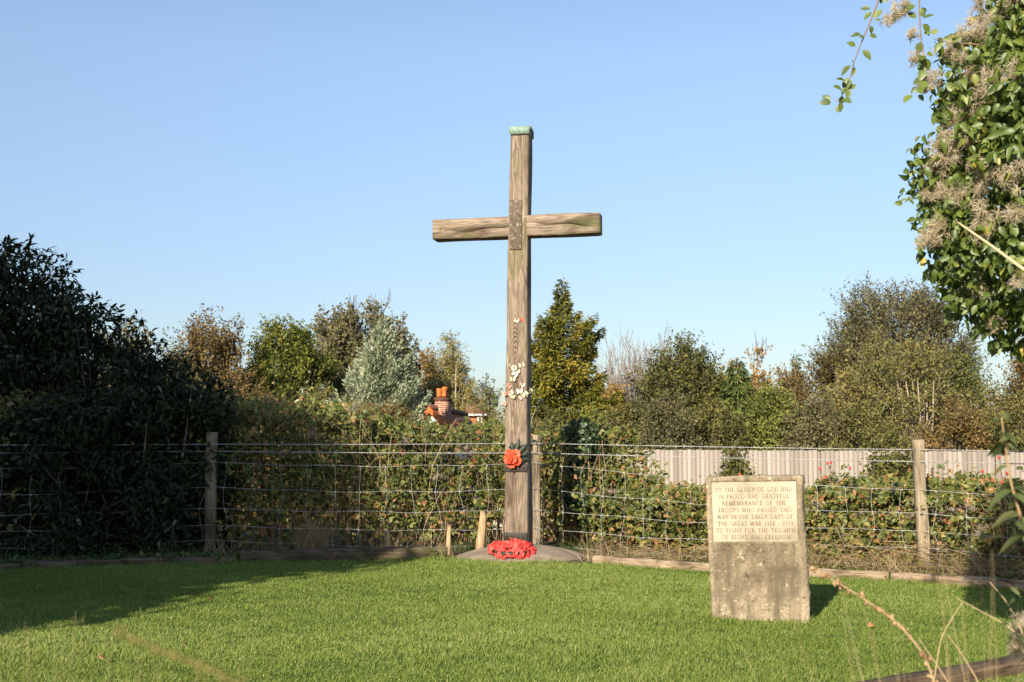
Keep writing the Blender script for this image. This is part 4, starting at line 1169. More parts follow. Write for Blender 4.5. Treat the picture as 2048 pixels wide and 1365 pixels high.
# fallen leaves on the lawn
M_fallen = tintmat("fallen leaf", [(0, (0.22, 0.10, 0.04)), (0.5, (0.42, 0.22, 0.08)), (1, (0.6, 0.42, 0.14))])
r = rng_(12); protoL = None
for px, py in [(305, 1157), (412, 1203), (152, 1237), (374, 1292), (200, 1318), (862, 1243), (1222, 1168), (1745, 1247)]:
    p = atz(px, py, 0.035)
    if protoL is None:
        g = Geo(); ovate(g, np.zeros((1, 3)), np.array([[1.0, 0, 0]]), np.array([[0, 0, 1.0]]), 0.05, 0.02, r.random(), curl=0.4); o = protoL = solid(build(g, "fallen_leaf", M_fallen), 0.0006)
    else: o = dup(protoL)
    o.location = p; o.rotation_euler = (r.normal(0, .4), r.normal(0, .4) - 0.3, r.uniform(0, 6.28)); s_ = r.uniform(0.7, 1.3); o.scale = (s_, s_, s_)
    tag(o, "small curled brown fallen leaf lying on the lawn", "fallen leaf", "fallen leaves on the lawn")

# ------------------------------------------------------------------ pale board fence beyond the hedge
FY = 24.0
pf = thing("board_fence", "pale vertical board fence beyond the right hedge", "fence", (5.0, FY, float(gz(5, FY))))
edges = [1035, 1245, 1447, 1636, 1812, 1985, 2160, 2340]
tops = [902, 900, 901, 902, 903, 905, 907, 909]
r = rng_(66)
for q in range(7):
    a_, b_ = at(edges[q], tops[q], FY - 0.25 * q), at(edges[q + 1], tops[q], FY - 0.25 * q - 0.25)
    g = Geo()
    Lp = np.linalg.norm((b_ - a_)[:2]); dv = (b_ - a_)[:2] / Lp; nb = int(round((Lp - 0.06) / 0.083))
    zb = float(gz(a_[0], FY)) + 0.05
    for k in range(nb):
        s0 = 0.05 + k * (Lp - 0.06) / nb; wdt = (Lp - 0.06) / nb
        M = lambda v, s0=s0: np.column_stack([a_[0] + dv[0] * (s0 + v[:, 0]) - dv[1] * v[:, 1], a_[1] + dv[1] * (s0 + v[:, 0]) + dv[0] * v[:, 1], v[:, 2]])
        box(g, 0.002, wdt - 0.002, -0.010 - 0.002 * (k % 2), 0.006, zb, a_[2] + r.normal(0, 0.004), np.clip(r.normal(.5, .22), 0, 1), M=M)
    M = lambda v: np.column_stack([a_[0] + dv[0] * v[:, 0] - dv[1] * v[:, 1], a_[1] + dv[1] * v[:, 0] + dv[0] * v[:, 1], v[:, 2]])
    for zr in (0.25, 0.9, 1.55): box(g, 0.05, Lp - 0.01, 0.008, 0.05, zb + zr, zb + zr + 0.07, M=M)
    build(g, "fence_panel", M_pale, pf)
    g = Geo(); box(g, -0.05, 0.046, 0.052, 0.14, zb - 0.3, a_[2] - 0.02, M=M); build(g, "post", M_pale, pf)

# ------------------------------------------------------------------ trees
def crown_r(h, prof): return np.interp(h, [p[0] for p in prof], [p[1] for p in prof])
ROUND = [(0, .5), (.15, .85), (.4, 1), (.65, .92), (.85, .62), (1, .15)]
TALL = [(0, .6), (.2, .9), (.45, 1), (.7, .75), (.9, .38), (1, .08)]
WIDE = [(0, .75), (.3, 1), (.6, .95), (.8, .75), (.93, .45), (1, .12)]
CONE = [(0, 1), (.25, .85), (.5, .58), (.75, .30), (.92, .11), (1, .02)]

def deciduous(name, label, px, Y, half, topy, prof, mat, seed, ncl=130, tw=9, nl=14, leaf=0.13, cb=0.12, up=0.5, twl=0.9, bark=None, jag=0.25, cat="tree", droop=0.0, group=None, hollow=0.38, wr_=0.36, multi=1, t0=.45, tfront=0, tk=1.0):
    r = rng_(seed)
    top = at(px, topy, Y); x0, y0 = top[0], Y; zg = float(gz(x0, y0)); H = top[2] - zg; R = half * Y / F
    root = thing(name, label, cat, (x0, y0, zg), group)
    ncl = int(ncl * 1.25); leaf *= .74; nl = int(nl * 2.0)
    h = r.random(ncl * 3); w_ = crown_r(h, prof); ok = r.random(ncl * 3) < w_ ** 1.2 / (w_.max() ** 1.2); h = h[ok][:ncl]; ncl = len(h)
    an = r.random(ncl) * 6.283
    rad = R * crown_r(h, prof) * (hollow + (0.95 - hollow) * r.random(ncl) ** 0.6) * (1 + jag * np.sin(an * 3 + h * 5 + seed) * 0.5 + r.normal(0, jag * 0.3, ncl))
    hh = cb + (0.94 - cb) * h
    C = np.column_stack([x0 + rad * np.cos(an), y0 + rad * np.sin(an), zg + H * hh])
    gb = Geo()
    th = H * min(0.8, 0.9)
    for m_ in range(multi):
        lean = r.normal(0, 0.04 * H, 2) * (1 if multi > 1 else 0.4)
        tp = [np.array([x0 + lean[0] * u * 1.6 + 0.03 * H * math.sin(u * 3 + seed) * 0.5, y0 + lean[1] * u - tfront * R, zg - 0.1 + th * u]) for u in np.linspace(0, 1, 8)]
        tube(gb, tp, tk * np.linspace(0.022 * H, 0.004 * H, 8) / (1 if multi == 1 else 1.6), 8, t=0.5)
    ctr = lambda z: np.array([x0, y0 - tfront * R, z])
    for c in C:
        zs_ = zg + (c[2] - zg) * r.uniform(0.35, 0.7)
        s0 = ctr(zs_); md = s0 * 0.45 + c * 0.55 + np.array([0, 0, -0.03 * H * r.random()])
        tube(gb, [s0, md, c], [0.006 * H * r.uniform(0.5, 1), 0.0035 * H, 0.0015 * H], 4, t=r.random(), caps=False)
    n = ncl * tw
    c = np.repeat(C, tw, 0); outd = unit(c - np.array([x0, y0, zg + H * 0.5]))
    D = unit(outd * 0.55 + np.array([0, 0, up - droop]) + randn(r, n) * 0.75)
    L = twl * r.uniform(0.5, 1.2, n) * (0.6 + 0.4 * H / 8)
    S = c + r.normal(0, min(0.16, 0.2 * twl), (n, 3)); E = S + D * L[:, None] - np.array([0, 0, 1.0]) * (droop * L ** 2 * 0.5)[:, None]
    twigs(gb, S, E, 0.010, 0.003, r.random(n))
    m2 = n * nl
    u = r.random(m2); Sx, Ex = np.repeat(S, nl, 0), np.repeat(E, nl, 0)
    P = Sx + (Ex - Sx) * u[:, None] + r.normal(0, 0.07, (m2, 3))
    P[:, 2] -= droop * 0.25 * u * (1 - u)
    od = unit(P - np.array([x0, y0, zg + H * 0.45]))
    Nn = unit(od * 0.5 + np.array([0, 0, 0.5]) + r.normal(0, 0.5, (m2, 3)))
    Dl = unit(np.repeat(D, nl, 0) * 0.5 + randn(r, m2) * 0.8 + np.array([0, 0, -0.2 - droop]))
    Ll = leaf * r.uniform(0.6, 1.3, m2)
    clt = np.repeat(np.repeat(r.normal(0, 0.12, ncl), tw), nl)
    t = np.clip(t0 + clt + 0.10 * wob(P, 0.9, seed) + r.normal(0, 0.13, m2), 0, 1)
    g = Geo(); leaves(g, P, Dl, Nn, Ll, Ll * wr_, t)
    build(gb, "trunk", bark or M_bark, root); build(g, "crown", mat, root)
    return root

def conifer(name, label, px, Y, half, topy, mat, seed, nbr=260, lean=0.0, prof=CONE, spray=70, leaf=0.16, droop=0.45, tipup=0.0, wr_=0.16, cb=0.04, bark=None, t0=.45, cat="conifer", latw=.28):
    r = rng_(seed)
    top = at(px, topy, Y); x0, y0 = top[0], Y; zg = float(gz(x0, y0)); H = top[2] - zg; R = half * Y / F
    root = thing(name, label, cat, (x0, y0, zg))
    gb = Geo(); tube(gb, [np.array([x0, y0, zg - .1 + H * 0.985 * u]) for u in np.linspace(0, 1, 8)], np.linspace(0.02 * H, 0.0025 * H, 8), 8, t=0.4)
    h = cb + (1 - cb) * (np.arange(nbr) + r.random(nbr)) / nbr; h = 1 - (1 - h) ** 0.9
    an = np.arange(nbr) * 2.39996 + r.normal(0, 0.3, nbr)
    Lb = R * crown_r(h, prof) * r.uniform(0.62, 1.2, nbr) + 0.04
    S = np.column_stack([0 * h + x0, 0 * h + y0, zg + H * h * 0.985])
    hd = np.column_stack([np.cos(an), np.sin(an), 0 * an])
    u = np.linspace(0, 1, 6)
    def bp(u_, idx):
        L = Lb[idx]
        return S[idx] + hd[idx] * (L * u_)[:, None] + np.array([0, 0, 1.0]) * (L * (-droop * u_ * 0.8 + (0.25 + tipup) * u_ ** 3 - 0.02))[:, None]
    idx = np.arange(nbr)
    for q in range(5): twigs(gb, bp(np.full(nbr, u[q]), idx), bp(np.full(nbr, u[q + 1]), idx), 0.022 * (1.1 - u[q]), 0.022 * (1.02 - u[q + 1]), 0.5)
    cnt = np.maximum(10, (spray * Lb / Lb.mean()).astype(int)); ii = np.repeat(idx, cnt); m2 = len(ii)
    uu = 0.12 + 0.9 * r.random(m2) ** 0.65; P = bp(uu, ii)
    sd = np.cross(hd[ii], np.array([0, 0, 1.0]))
    wd = (latw * Lb[ii] * (1.05 - uu) + 0.08)
    lat = r.normal(0, 0.6, m2)
    P = P + sd * (lat * wd)[:, None]; P[:, 2] += r.normal(-0.05, 0.09, m2) - np.abs(lat) * wd * 0.25
    Dl = unit(hd[ii] * 0.6 + sd * lat[:, None] * 0.6 + np.array([0, 0, -droop * 1.1 + tipup * 2.2]) + randn(r, m2) * 0.5)
    Nn = unit(np.array([0, 0, 0.7]) + hd[ii] * 0.4 + r.normal(0, 0.4, (m2, 3)))
    Ll = leaf * r.uniform(0.6, 1.4, m2)
    t = np.clip(t0 + 0.28 * (uu - 0.6) + np.repeat(r.normal(0, 0.1, nbr), cnt) + r.normal(0, .12, m2), 0, 1)
    g = Geo(); leaves(g, P, Dl, Nn, Ll, Ll * wr_, t)
    build(gb, "trunk", bark or M_bark, root); build(g, "crown", mat, root); return root

def branchy(name, label, px, Y, half, topy, seed, mat=None, nl=0, leaf=0.12, bark=None, levels=6, cb=0.15, spread=0.5, t0=.5, stems=4, wr_=0.38, cat="tree", leafz=(0, 1), group=None):
    """open tree drawn by its branching: forks to fine upright twigs, with leaves on the outer ones"""
    r = rng_(seed)
    top = at(px, topy, Y); x0, y0 = top[0], Y; zg = float(gz(x0, y0)); H = top[2] - zg; R = half * Y / F
    root = thing(name, label, cat, (x0, y0, zg), group)
    P0, P1, R0, R1, tips = [], [], [], [], []
    def grow(p, d, L, rad, lev):
        q = p + d * L
        md = (p + q) / 2 + r.normal(0, 0.05 * L, 3)
        P0.extend([p, md]); P1.extend([md, q]); R0.extend([rad, rad * .85]); R1.extend([rad * .85, rad * .7])
        if lev >= levels - 2: tips.append((md, q, d))
        if lev >= levels: return
        for k in range(3 if r.random() < 0.6 else 2):
            nd_ = unit(d + randn(r, 1)[0] * spread * (1 + 0.1 * lev) + np.array([0, 0, 0.16]))
            grow(q if k < 2 else md, nd_, L * r.uniform(0.66, 0.92), rad * 0.66, lev + 1)
    for k in range(stems):
        an = k * 6.283 / stems + r.random()
        d = unit(np.array([math.cos(an) * 0.45, math.sin(an) * 0.45, 1.0]))
        grow(np.array([0, 0, cb * 4.0]), d, 1.0, 0.06, 0)
    P0.append(np.array([0, 0, -0.3])); P1.append(np.array([0, 0, cb * 4.0 + 0.05])); R0.append(0.11); R1.append(0.09)
    P0, P1 = np.array(P0), np.array(P1); allp = P1
    zmax = np.percentile(allp[:, 2], 99.7); rx = np.percentile(np.hypot(allp[:, 0], allp[:, 1]), 96)
    sc = np.array([R / rx, R / rx, H / zmax]); o_ = np.array([x0, y0, zg])
    gb = Geo(); s1 = (sc[0] + sc[2]) / 2
    R0, R1 = np.array(R0) * s1, np.array(R1) * s1
    twigs(gb, o_ + P0 * sc, o_ + P1 * sc, np.maximum(R0, 0.011), np.maximum(R1, 0.0085), r.random(len(P0)))
    build(gb, "trunk", bark or M_bark, root)
    if nl:
        A = np.array([t[0] for t in tips]) * sc + o_; B = np.array([t[1] for t in tips]) * sc + o_
        zz = (B[:, 2] - zg) / H; ok = (zz > leafz[0]) & (zz < leafz[1]); A, B = A[ok], B[ok]
        n = len(A) * nl; u = r.random(n)[:, None]; A2, B2 = np.repeat(A, nl, 0), np.repeat(B, nl, 0)
        P = A2 + (B2 - A2) * (u * 1.15) + r.normal(0, 0.06, (n, 3))
        g = Geo(); Ll = leaf * r.uniform(.6, 1.3, n)
        leaves(g, P, unit(randn(r, n) + unit(B2 - A2) * .5 + [0, 0, -.2]), unit(r.normal(0, .5, (n, 3)) + [0, -.25, .6]), Ll, Ll * wr_,
               np.clip(t0 + np.repeat(r.normal(0, .1, len(A)), nl) + 0.1 * wob(P, .9, seed) + r.normal(0, .13, n), 0, 1))
        build(g, "crown", mat, root)
    return root

def lm(name, *cols, trans=0.28, gloss=0.03): return leafmat(name, [(q / (len(cols) - 1), c) for q, c in enumerate(cols)], trans, gloss)
M_brown = lm("russet leaves", (0.055, 0.050, 0.018), (0.150, 0.115, 0.040), (0.255, 0.165, 0.060), (0.32, 0.22, 0.09))
M_olive = lm("olive leaves", (0.045, 0.055, 0.017), (0.110, 0.116, 0.034), (0.190, 0.175, 0.050), (0.30, 0.225, 0.075))
M_yelgreen = lm("yellow green leaves", (0.045, 0.065, 0.014), (0.125, 0.150, 0.026), (0.225, 0.225, 0.041), (0.392, 0.290, 0.065))
M_greybr = lm("olive grey leaves", (0.055, 0.060, 0.026), (0.125, 0.122, 0.052), (0.195, 0.175, 0.080), (0.27, 0.235, 0.13))
M_blue = lm("blue cedar needles", (0.087, 0.109, 0.065), (0.210, 0.254, 0.167), (0.348, 0.392, 0.254), (0.435, 0.435, 0.275))
M_gold = lm("golden cypress", (0.050, 0.070, 0.014), (0.145, 0.155, 0.026), (0.310, 0.255, 0.042), (0.46, 0.31, 0.06))
M_birchl = lm("birch leaves", (0.087, 0.094, 0.029), (0.203, 0.189, 0.052), (0.319, 0.254, 0.072), (0.435, 0.319, 0.102))
M_yew = lm("yew", (0.029, 0.052, 0.014), (0.072, 0.104, 0.026), (0.131, 0.160, 0.041), (0.189, 0.189, 0.072))
M_orange = lm("orange autumn leaves", (0.131, 0.087, 0.029), (0.290, 0.189, 0.058), (0.435, 0.261, 0.087), (0.522, 0.348, 0.131))
M_lime = lm("lime leaves", (0.065, 0.085, 0.020), (0.15, 0.175, 0.038), (0.23, 0.245, 0.06), (0.30, 0.27, 0.09))
M_teal = lm("blue green needles", (0.072, 0.123, 0.080), (0.145, 0.217, 0.131), (0.217, 0.290, 0.174))

TREES = "background trees beyond the hedge"
deciduous("autumn_tree", "yellowing tree peeping over the dark shrub on the left", 245, 40, 75, 628, TALL, M_olive, 301, 70, 8, 12, 0.14, group=TREES, t0=.62)
deciduous("autumn_tree", "low olive tree between the dark shrub and the russet tree", 345, 42, 60, 690, ROUND, M_olive, 302, 60, 8, 12, group=TREES)
deciduous("autumn_tree", "russet brown tree with upright leafy spikes, left of the dense green tree", 428, 42, 84, 622, TALL, M_brown, 303, 150, 9, 14, 0.13, up=1.1, twl=0.95, group=TREES)
deciduous("green_tree", "dense rounded yellow green tree between the russet and the grey tree", 568, 44, 96, 634, WIDE, M_yelgreen, 304, 230, 9, 16, 0.14, twl=.7, group=TREES, t0=.42)
branchy("sparse_tree", "tall thin leaved grey brown tree behind the blue cedar", 725, 52, 105, 606, 305, M_greybr, 5, 0.14, levels=7, spread=.42, group=TREES)
deciduous("autumn_tree", "olive brown lower tree in front of the tall grey brown tree", 690, 46, 95, 745, WIDE, M_olive, 306, 120, 9, 14, group=TREES, t0=.5)
conifer("cedar_tree", "pale blue green conical cedar left of the chimney", 766, 40, 97, 640, M_blue, 307, 300, spray=210, leaf=0.125, droop=0.1, tipup=0.35, wr_=0.2, t0=.55, prof=[(0, 1), (.4, .92), (.585, .78), (.77, .52), (.91, .22), (1, .03)])
deciduous("autumn_tree", "russet tree half hidden between the cedar and the birch", 850, 60, 52, 680, ROUND, M_orange, 308, 80, 8, 12, 0.15, group=TREES, t0=.3)
deciduous("birch_tree", "weeping birch with a white trunk behind the house chimney", 903, 56, 84, 650, [(0, .9), (.3, 1), (.55, .82), (.7, .5), (.85, .2), (1, .04)], M_birchl, 309, 340, 9, 15, 0.11, cb=0.1, up=0.25, droop=0.75, bark=M_birch, tfront=.35, multi=2, tk=.55, group=TREES, jag=.3)
deciduous("green_tree", "small dark green tree at the right foot of the birch", 975, 58, 30, 760, ROUND, M_olive, 310, 50, 8, 12, group=TREES)
conifer("cypress_tree", "tall conical golden green cypress just right of the cross", 1124, 38, 150, 550, M_gold, 311, 230, spray=330, leaf=0.14, droop=0.46, tipup=0.16, wr_=0.15, t0=.38, latw=.15, prof=[(0, 1), (.25, .92), (.45, .78), (.6, .66), (.71, .56), (.8, .46), (.85, .42), (.875, .13), (.93, .07), (1, .0)])
branchy("bare_tree", "bare grey tree with fine leafless twigs right of the golden cypress", 1282, 55, 112, 668, 312, None, 0, bark=M_greybark, levels=6, spread=.40, group=TREES, cb=.1, stems=6)
branchy("autumn_tree", "thin low russet tree in front of the bare grey tree", 1235, 48, 52, 768, 330, M_orange, 5, 0.14, levels=6, spread=.45, group=TREES, t0=.4)
deciduous("autumn_tree", "broad dark olive tree right of the bare tree", 1370, 42, 98, 690, WIDE, M_olive, 313, 220, 9, 15, 0.13, group=TREES, t0=.36)
branchy("autumn_tree", "thin orange tinted tree showing above the olive tree", 1490, 52, 86, 684, 314, M_orange, 5, 0.14, levels=6, spread=.45, group=TREES)
conifer("yew_tree", "dark green drooping yew in the middle of the right hand trees", 1475, 40, 76, 712, M_yew, 315, 200, spray=80, leaf=0.18, droop=0.5, prof=[(0, 1), (.4, .9), (.7, .6), (.9, .3), (1, .05)])
conifer("spruce_tree", "small blue green spruce tip between the orange tree and the big right tree", 1592, 56, 40, 704, M_teal, 316, 130, spray=60, leaf=0.2, droop=0.2, tipup=.2)
deciduous("autumn_tree", "brownish bushy tree beneath the blue green spruce tip", 1585, 50, 70, 745, ROUND, M_brown, 317, 90, 8, 13, group=TREES, t0=.5)
deciduous("green_shrub", "bright lime green shrub under the spruce tip", 1545, 35, 66, 775, ROUND, M_lime, 318, 100, 9, 14, 0.11, twl=.6, cat="shrub")
deciduous("sparse_tree", "tallest tree on the right, with thin grey green foliage and twiggy outline", 1788, 50, 150, 585, [(0, .7), (.3, 1), (.6, 1), (.78, .92), (.9, .78), (1, .5)], M_greybr, 319, 360, 9, 11, 0.14, up=.8, twl=1.1, group=TREES, t0=.42, hollow=.3, jag=.08)
deciduous("autumn_tree", "wide golden brown tree with pale forked stems in front of the tallest tree", 1795, 38, 165, 682, WIDE, M_olive, 320, 190, 9, 14, 0.12, bark=M_palebark, group=TREES, t0=.58, multi=5, up=.4, hollow=.3, tfront=.75)
deciduous("autumn_tree", "dull purple brown tree left of the wide golden brown tree", 1672, 48, 55, 705, ROUND, M_brown, 321, 80, 8, 13, group=TREES, t0=.3)
deciduous("green_tree", "dark green tree behind the right side of the wide golden brown tree", 1920, 48, 56, 705, ROUND, M_yew, 322, 90, 8, 13, group=TREES, t0=.6)
deciduous("autumn_tree", "russet tree at the right edge of the view under the clematis", 2075, 40, 88, 672, TALL, M_brown, 323, 160, 9, 14, 0.13, group=TREES, t0=.5)
SH = "shrubs between the trees and the board fence"
for q, (px, Y, hf, ty, mt, lab) in enumerate([
    (1255, 34, 62, 815, M_olive, "olive shrub below the bare tree"), (1330, 33, 60, 790, M_greybr, "grey green shrub below the dark olive tree"),
    (1420, 34, 75, 800, M_olive, "brown green shrub beneath the dark yew"), (1640, 34, 85, 790, M_greybr, "grey brown shrub left of the pale forked stems"),
    (1740, 33, 80, 815, M_olive, "golden shrub at the foot of the pale forked stems"), (1900, 34, 90, 800, M_brown, "brown shrub left of the low red roof"),
    (2040, 33, 70, 790, M_olive, "olive shrub at the right edge above the board fence"), (500, 34, 85, 770, M_brown, "reddish brown shrub behind the left hedge"),
    (650, 33, 90, 785, M_olive, "olive shrub behind the silver shoots"), (380, 33, 70, 745, M_olive, "dark olive shrub behind the left fence post"),
    (1190, 36, 55, 830, M_lime, "lime green shrub at the right foot of the golden cypress"), (1100, 33, 65, 830, M_olive, "olive shrub at the left foot of the golden cypress"),
    (770, 31, 85, 818, M_brown, "brown shrub under the blue cedar")]):
    deciduous("shrub", lab, px, Y, hf, ty, WIDE, mt, 400 + q, 80, 8, 14, 0.10, twl=.55, cb=0.1, cat="shrub", group=SH, t0=.5)

deciduous("shrub", "pointed green bush against the board fence, above the left part of the memorial stone", 1472, 19.5, 34, 902, [(0, 1), (.5, .7), (1, .1)], M_olive, 440, 40, 8, 12, .07, twl=.25, cb=.1, cat="shrub")
deciduous("shrub", "rounded green bush against the board fence beside the right fence post", 1790, 17.5, 44, 905, ROUND, M_olive, 441, 50, 8, 12, .07, twl=.3, cb=.1, cat="shrub")

# the tree standing behind the photographer's left shoulder, whose shade lies over the left of the lawn
r = rng_(500)
shade = thing("shade_tree", "large leafy tree beside the lawn, out of the picture, shading its left side", "tree", (-8.85, 3.4, 0))
g = Geo(); gb = Geo()
cx, cy = -8.85, 3.4
tube(gb, [(cx, cy, -.1), (cx + .1, cy, 2), (cx, cy + .1, 4), (cx, cy, 7)], [.3, .24, .17, .05], 9)
for q in range(250):
    z = r.uniform(0.5, 9.6)
    e = np.interp(z, [0, 2.2, 3.6, 5.15, 5.7, 6.6, 7.8, 9.0, 9.8], [3.6, 3.5, 3.3, 3.3, 2.9, 2.1, 1.1, -1.4, -3.0]) - .25 + .12 * math.sin(z * 4)
    Rz, mx_ = (e + 3.9) / 2, (e - 3.9) / 2
    an = r.random() * 6.283; u = r.random() ** 0.5
    c = np.array([cx + mx_ + Rz * u * math.cos(an), cy + min(Rz, 3.0) * u * math.sin(an), z])
    tube(gb, [(cx, cy, z * .6), (cx + (c[0] - cx) * .5, cy + (c[1] - cy) * .5, z * .75), c], [.05, .035, .01], 4)
    leaf_blob(g, r, c, (0.8, 0.8, 0.7), 330, 0.18, 0.4, 0.2, kind=leaves)
build(gb, "trunk", M_bark, shade); build(g, "crown", M_yelgreen, shade)

# ------------------------------------------------------------------ houses
M_tile = speckled("clay roof tiles", [(0.3, (0.32, 0.11, 0.05)), (0.6, (0.46, 0.18, 0.085)), (0.8, (0.52, 0.25, 0.13))], 4, 0.8, 0.2)
def brickmat():
    m, nt, out = newmat("red brick")
    b_ = nt.nodes.new("ShaderNodeTexBrick")
    b_.inputs["Color1"].default_value = (0.22, 0.075, 0.045, 1); b_.inputs["Color2"].default_value = (0.30, 0.115, 0.07, 1); b_.inputs["Mortar"].default_value = (0.42, 0.34, 0.27, 1)
    b_.inputs["Scale"].default_value = 1.0; b_.inputs["Brick Width"].default_value = 0.225; b_.inputs["Row Height"].default_value = 0.075; b_.inputs["Mortar Size"].default_value = 0.011
    c = nt.nodes.new("ShaderNodeTexCoord"); sx = nt.nodes.new("ShaderNodeSeparateXYZ"); cx_ = nt.nodes.new("ShaderNodeCombineXYZ"); ad = nt.nodes.new("ShaderNodeMath")
    nt.links.new(c.outputs["Object"], sx.inputs[0]); nt.links.new(sx.outputs[0], ad.inputs[0]); nt.links.new(sx.outputs[1], ad.inputs[1])
    nt.links.new(ad.outputs[0], cx_.inputs[0]); nt.links.new(sx.outputs[2], cx_.inputs[1]); nt.links.new(cx_.outputs[0], b_.inputs["Vector"])
    bsdf(nt, out, b_.outputs[0], 0.9, spec=0.1); return m
M_brick = brickmat()
M_white = speckled("white render", [(0.3, (0.70, 0.69, 0.66)), (0.7, (0.80, 0.79, 0.77))], 8, 0.8, 0.05)
M_pot = speckled("orange chimney pot", [(0.3, (0.50, 0.13, 0.035)), (0.7, (0.62, 0.19, 0.06))], 12, 0.7, 0.1)
M_ridge = speckled("dark ridge tiles", [(0.3, (0.10, 0.05, 0.035)), (0.7, (0.17, 0.085, 0.06))], 10, 0.8, 0.1)
M_brownroof = speckled("brown roof tiles", [(0.3, (0.12, 0.065, 0.04)), (0.7, (0.20, 0.11, 0.07))], 6, 0.85, 0.2)
M_glass = tintmat("window glass", [(0, (0.03, 0.035, 0.04)), (1, (0.05, 0.055, 0.06))], 0.1, 0.6)

n0 = at(861, 817, 45.0); f0 = at(932, 833, 48.3)
zr = n0[2]
axis = unit(np.array([f0[0] - n0[0], f0[1] - n0[1]])); perp = np.array([axis[1], -axis[0]])     # perp points right
Lr = float(np.linalg.norm(f0[:2] - n0[:2])); zgr = float(gz(n0[0], 45)); HW = 3.4; SL = 0.95
house = thing("house", "house with a white gable, red tiled roof and brick chimney seen over the left hedge", "house", (n0[0], n0[1], zgr))
def hm(v):   # local: x right of the ridge, y along the ridge, z height
    v = np.asarray(v, float); return np.column_stack([n0[0] + perp[0] * v[:, 0] + axis[0] * v[:, 1], n0[1] + perp[1] * v[:, 0] + axis[1] * v[:, 1], v[:, 2] + (f0[2] - n0[2]) * np.clip(v[:, 1], 0, None) / Lr])
g = Geo(); ze = zr - HW * SL
zdrop = f0[2] - n0[2]
wall = hm([(-HW + .3, .12, zgr - .3), (HW - .3, .12, zgr - .3), (HW - .3, .12, ze + .25), (0, .12, zr - .06), (-HW + .3, .12, ze + .25),
           (-HW + .3, Lr - .1, zgr - .3), (HW - .3, Lr - .1, zgr - .3), (HW - .3, Lr - .1, ze + .25), (0, Lr - .1, zr - .06), (-HW + .3, Lr - .1, ze + .25)])
g.add(wall, [np.array([[0, 1, 2, 3, 4]]), np.array([[9, 8, 7, 6, 5]]), np.array([[1, 6, 7, 2], [0, 4, 9, 5]])])
build(g, "wall", M_white, house)
g = Geo()
for sgn in (1, -1):        # courses of tiles, each lapping the one below
    nc = 26; th = .035
    for k in range(nc):
        a0, a1 = HW * k / nc, HW * (k + 1) / nc + 0.04
        lift0, lift1 = 0.015, 0.045
        v = hm([(sgn * a0, -.1, zr - a0 * SL + lift0), (sgn * a1, -.1, zr - a1 * SL + lift1), (sgn * a1, Lr, zr - a1 * SL + lift1), (sgn * a0, Lr, zr - a0 * SL + lift0),
                (sgn * a0, -.1, zr - a0 * SL + lift0 - th), (sgn * a1, -.1, zr - a1 * SL + lift1 - th), (sgn * a1, Lr, zr - a1 * SL + lift1 - th), (sgn * a0, Lr, zr - a0 * SL + lift0 - th)])
        g.add(v, np.array([[0, 1, 2, 3], [7, 6, 5, 4], [0, 4, 5, 1], [1, 5, 6, 2], [2, 6, 7, 3], [3, 7, 4, 0]]))
roof = build(g, "roof", M_tile, house)
g = Geo(); tube(g, hm([(0, -.12, zr + .05), (0, Lr, zr + .05)]), 0.11, 8); build(g, "ridge_tiles", M_ridge, roof)
g = Geo()
for sgn in (1, -1):
    v = hm([(0, -.16, zr + .06), (0, -.06, zr + .06), (sgn * HW, -.06, ze + .08), (sgn * HW, -.16, ze + .08), (0, -.16, zr - .16), (0, -.06, zr - .16), (sgn * HW, -.06, ze - .12), (sgn * HW, -.16, ze - .12)])
    g.add(v, np.array([[0, 1, 2, 3], [7, 6, 5, 4], [0, 3, 7, 4], [1, 5, 6, 2], [3, 2, 6, 7]]))
build(g, "verge_tiles", M_pot, house)
ctop = at(872, 795, 46)[2]
g = Geo(); box(g, -.02, .40, .45, 1.0, zr - 1.0, ctop - 0.12, M=hm); chim = build(g, "chimney", M_brick, house)
g = Geo(); box(g, -.05, .43, .42, 1.03, ctop - 0.12, ctop, M=hm); build(g, "chimney_cap", M_ridge, chim)
for lx, ly in ((.09, .58), (.29, .58), (.19, .88)):
    g = Geo(); c = hm([(lx, ly, 0)])[0]; a = np.linspace(0, 1, 6)
    hp = .30 if ly < .8 else .37
    tube(g, [(c[0], c[1], ctop + hp * u) for u in a], [.098, .094, .088, .086, .1, .097], 12); build(g, "chimney_pot", M_pot, chim, smooth=False)

# orange tile-hung bay beyond it with white windows and a brown hipped roof
e0 = at(922, 860, 54); e1 = at(966, 860, 54)
zt = at(945, 829, 54)[2]; za = at(945, 808, 55)[2]; zgb = float(gz(e0[0], 54))
bay = thing("tile_hung_house", "orange tile hung house with white windows and brown roof, behind the long red roof", "house", ((e0[0] + e1[0]) / 2, 54, zgb))
xa, xb = e0[0], e1[0]
g = Geo(); box(g, xa, xb, 54, 57, zgb - .3, zt); build(g, "wall", M_tile, bay)
g = Geo()
v = np.array([(xa - .15, 53.85, zt), (xb + .15, 53.85, zt), (xb + .15, 57.2, zt), (xa - .15, 57.2, zt), ((xa + xb) / 2, 54.8, za), ((xa + xb) / 2, 56.2, za)])
g.add(v, [np.array([[0, 1, 4], [2, 3, 5]]), np.array([[1, 2, 5, 4], [3, 0, 4, 5]]), np.array([[3, 2, 1, 0]])]); build(g, "roof", M_brownroof, bay)
g = Geo(); box(g, xa - .17, xb + .17, 53.80, 53.86, zt - .07, zt + .01); build(g, "fascia", M_white, bay)
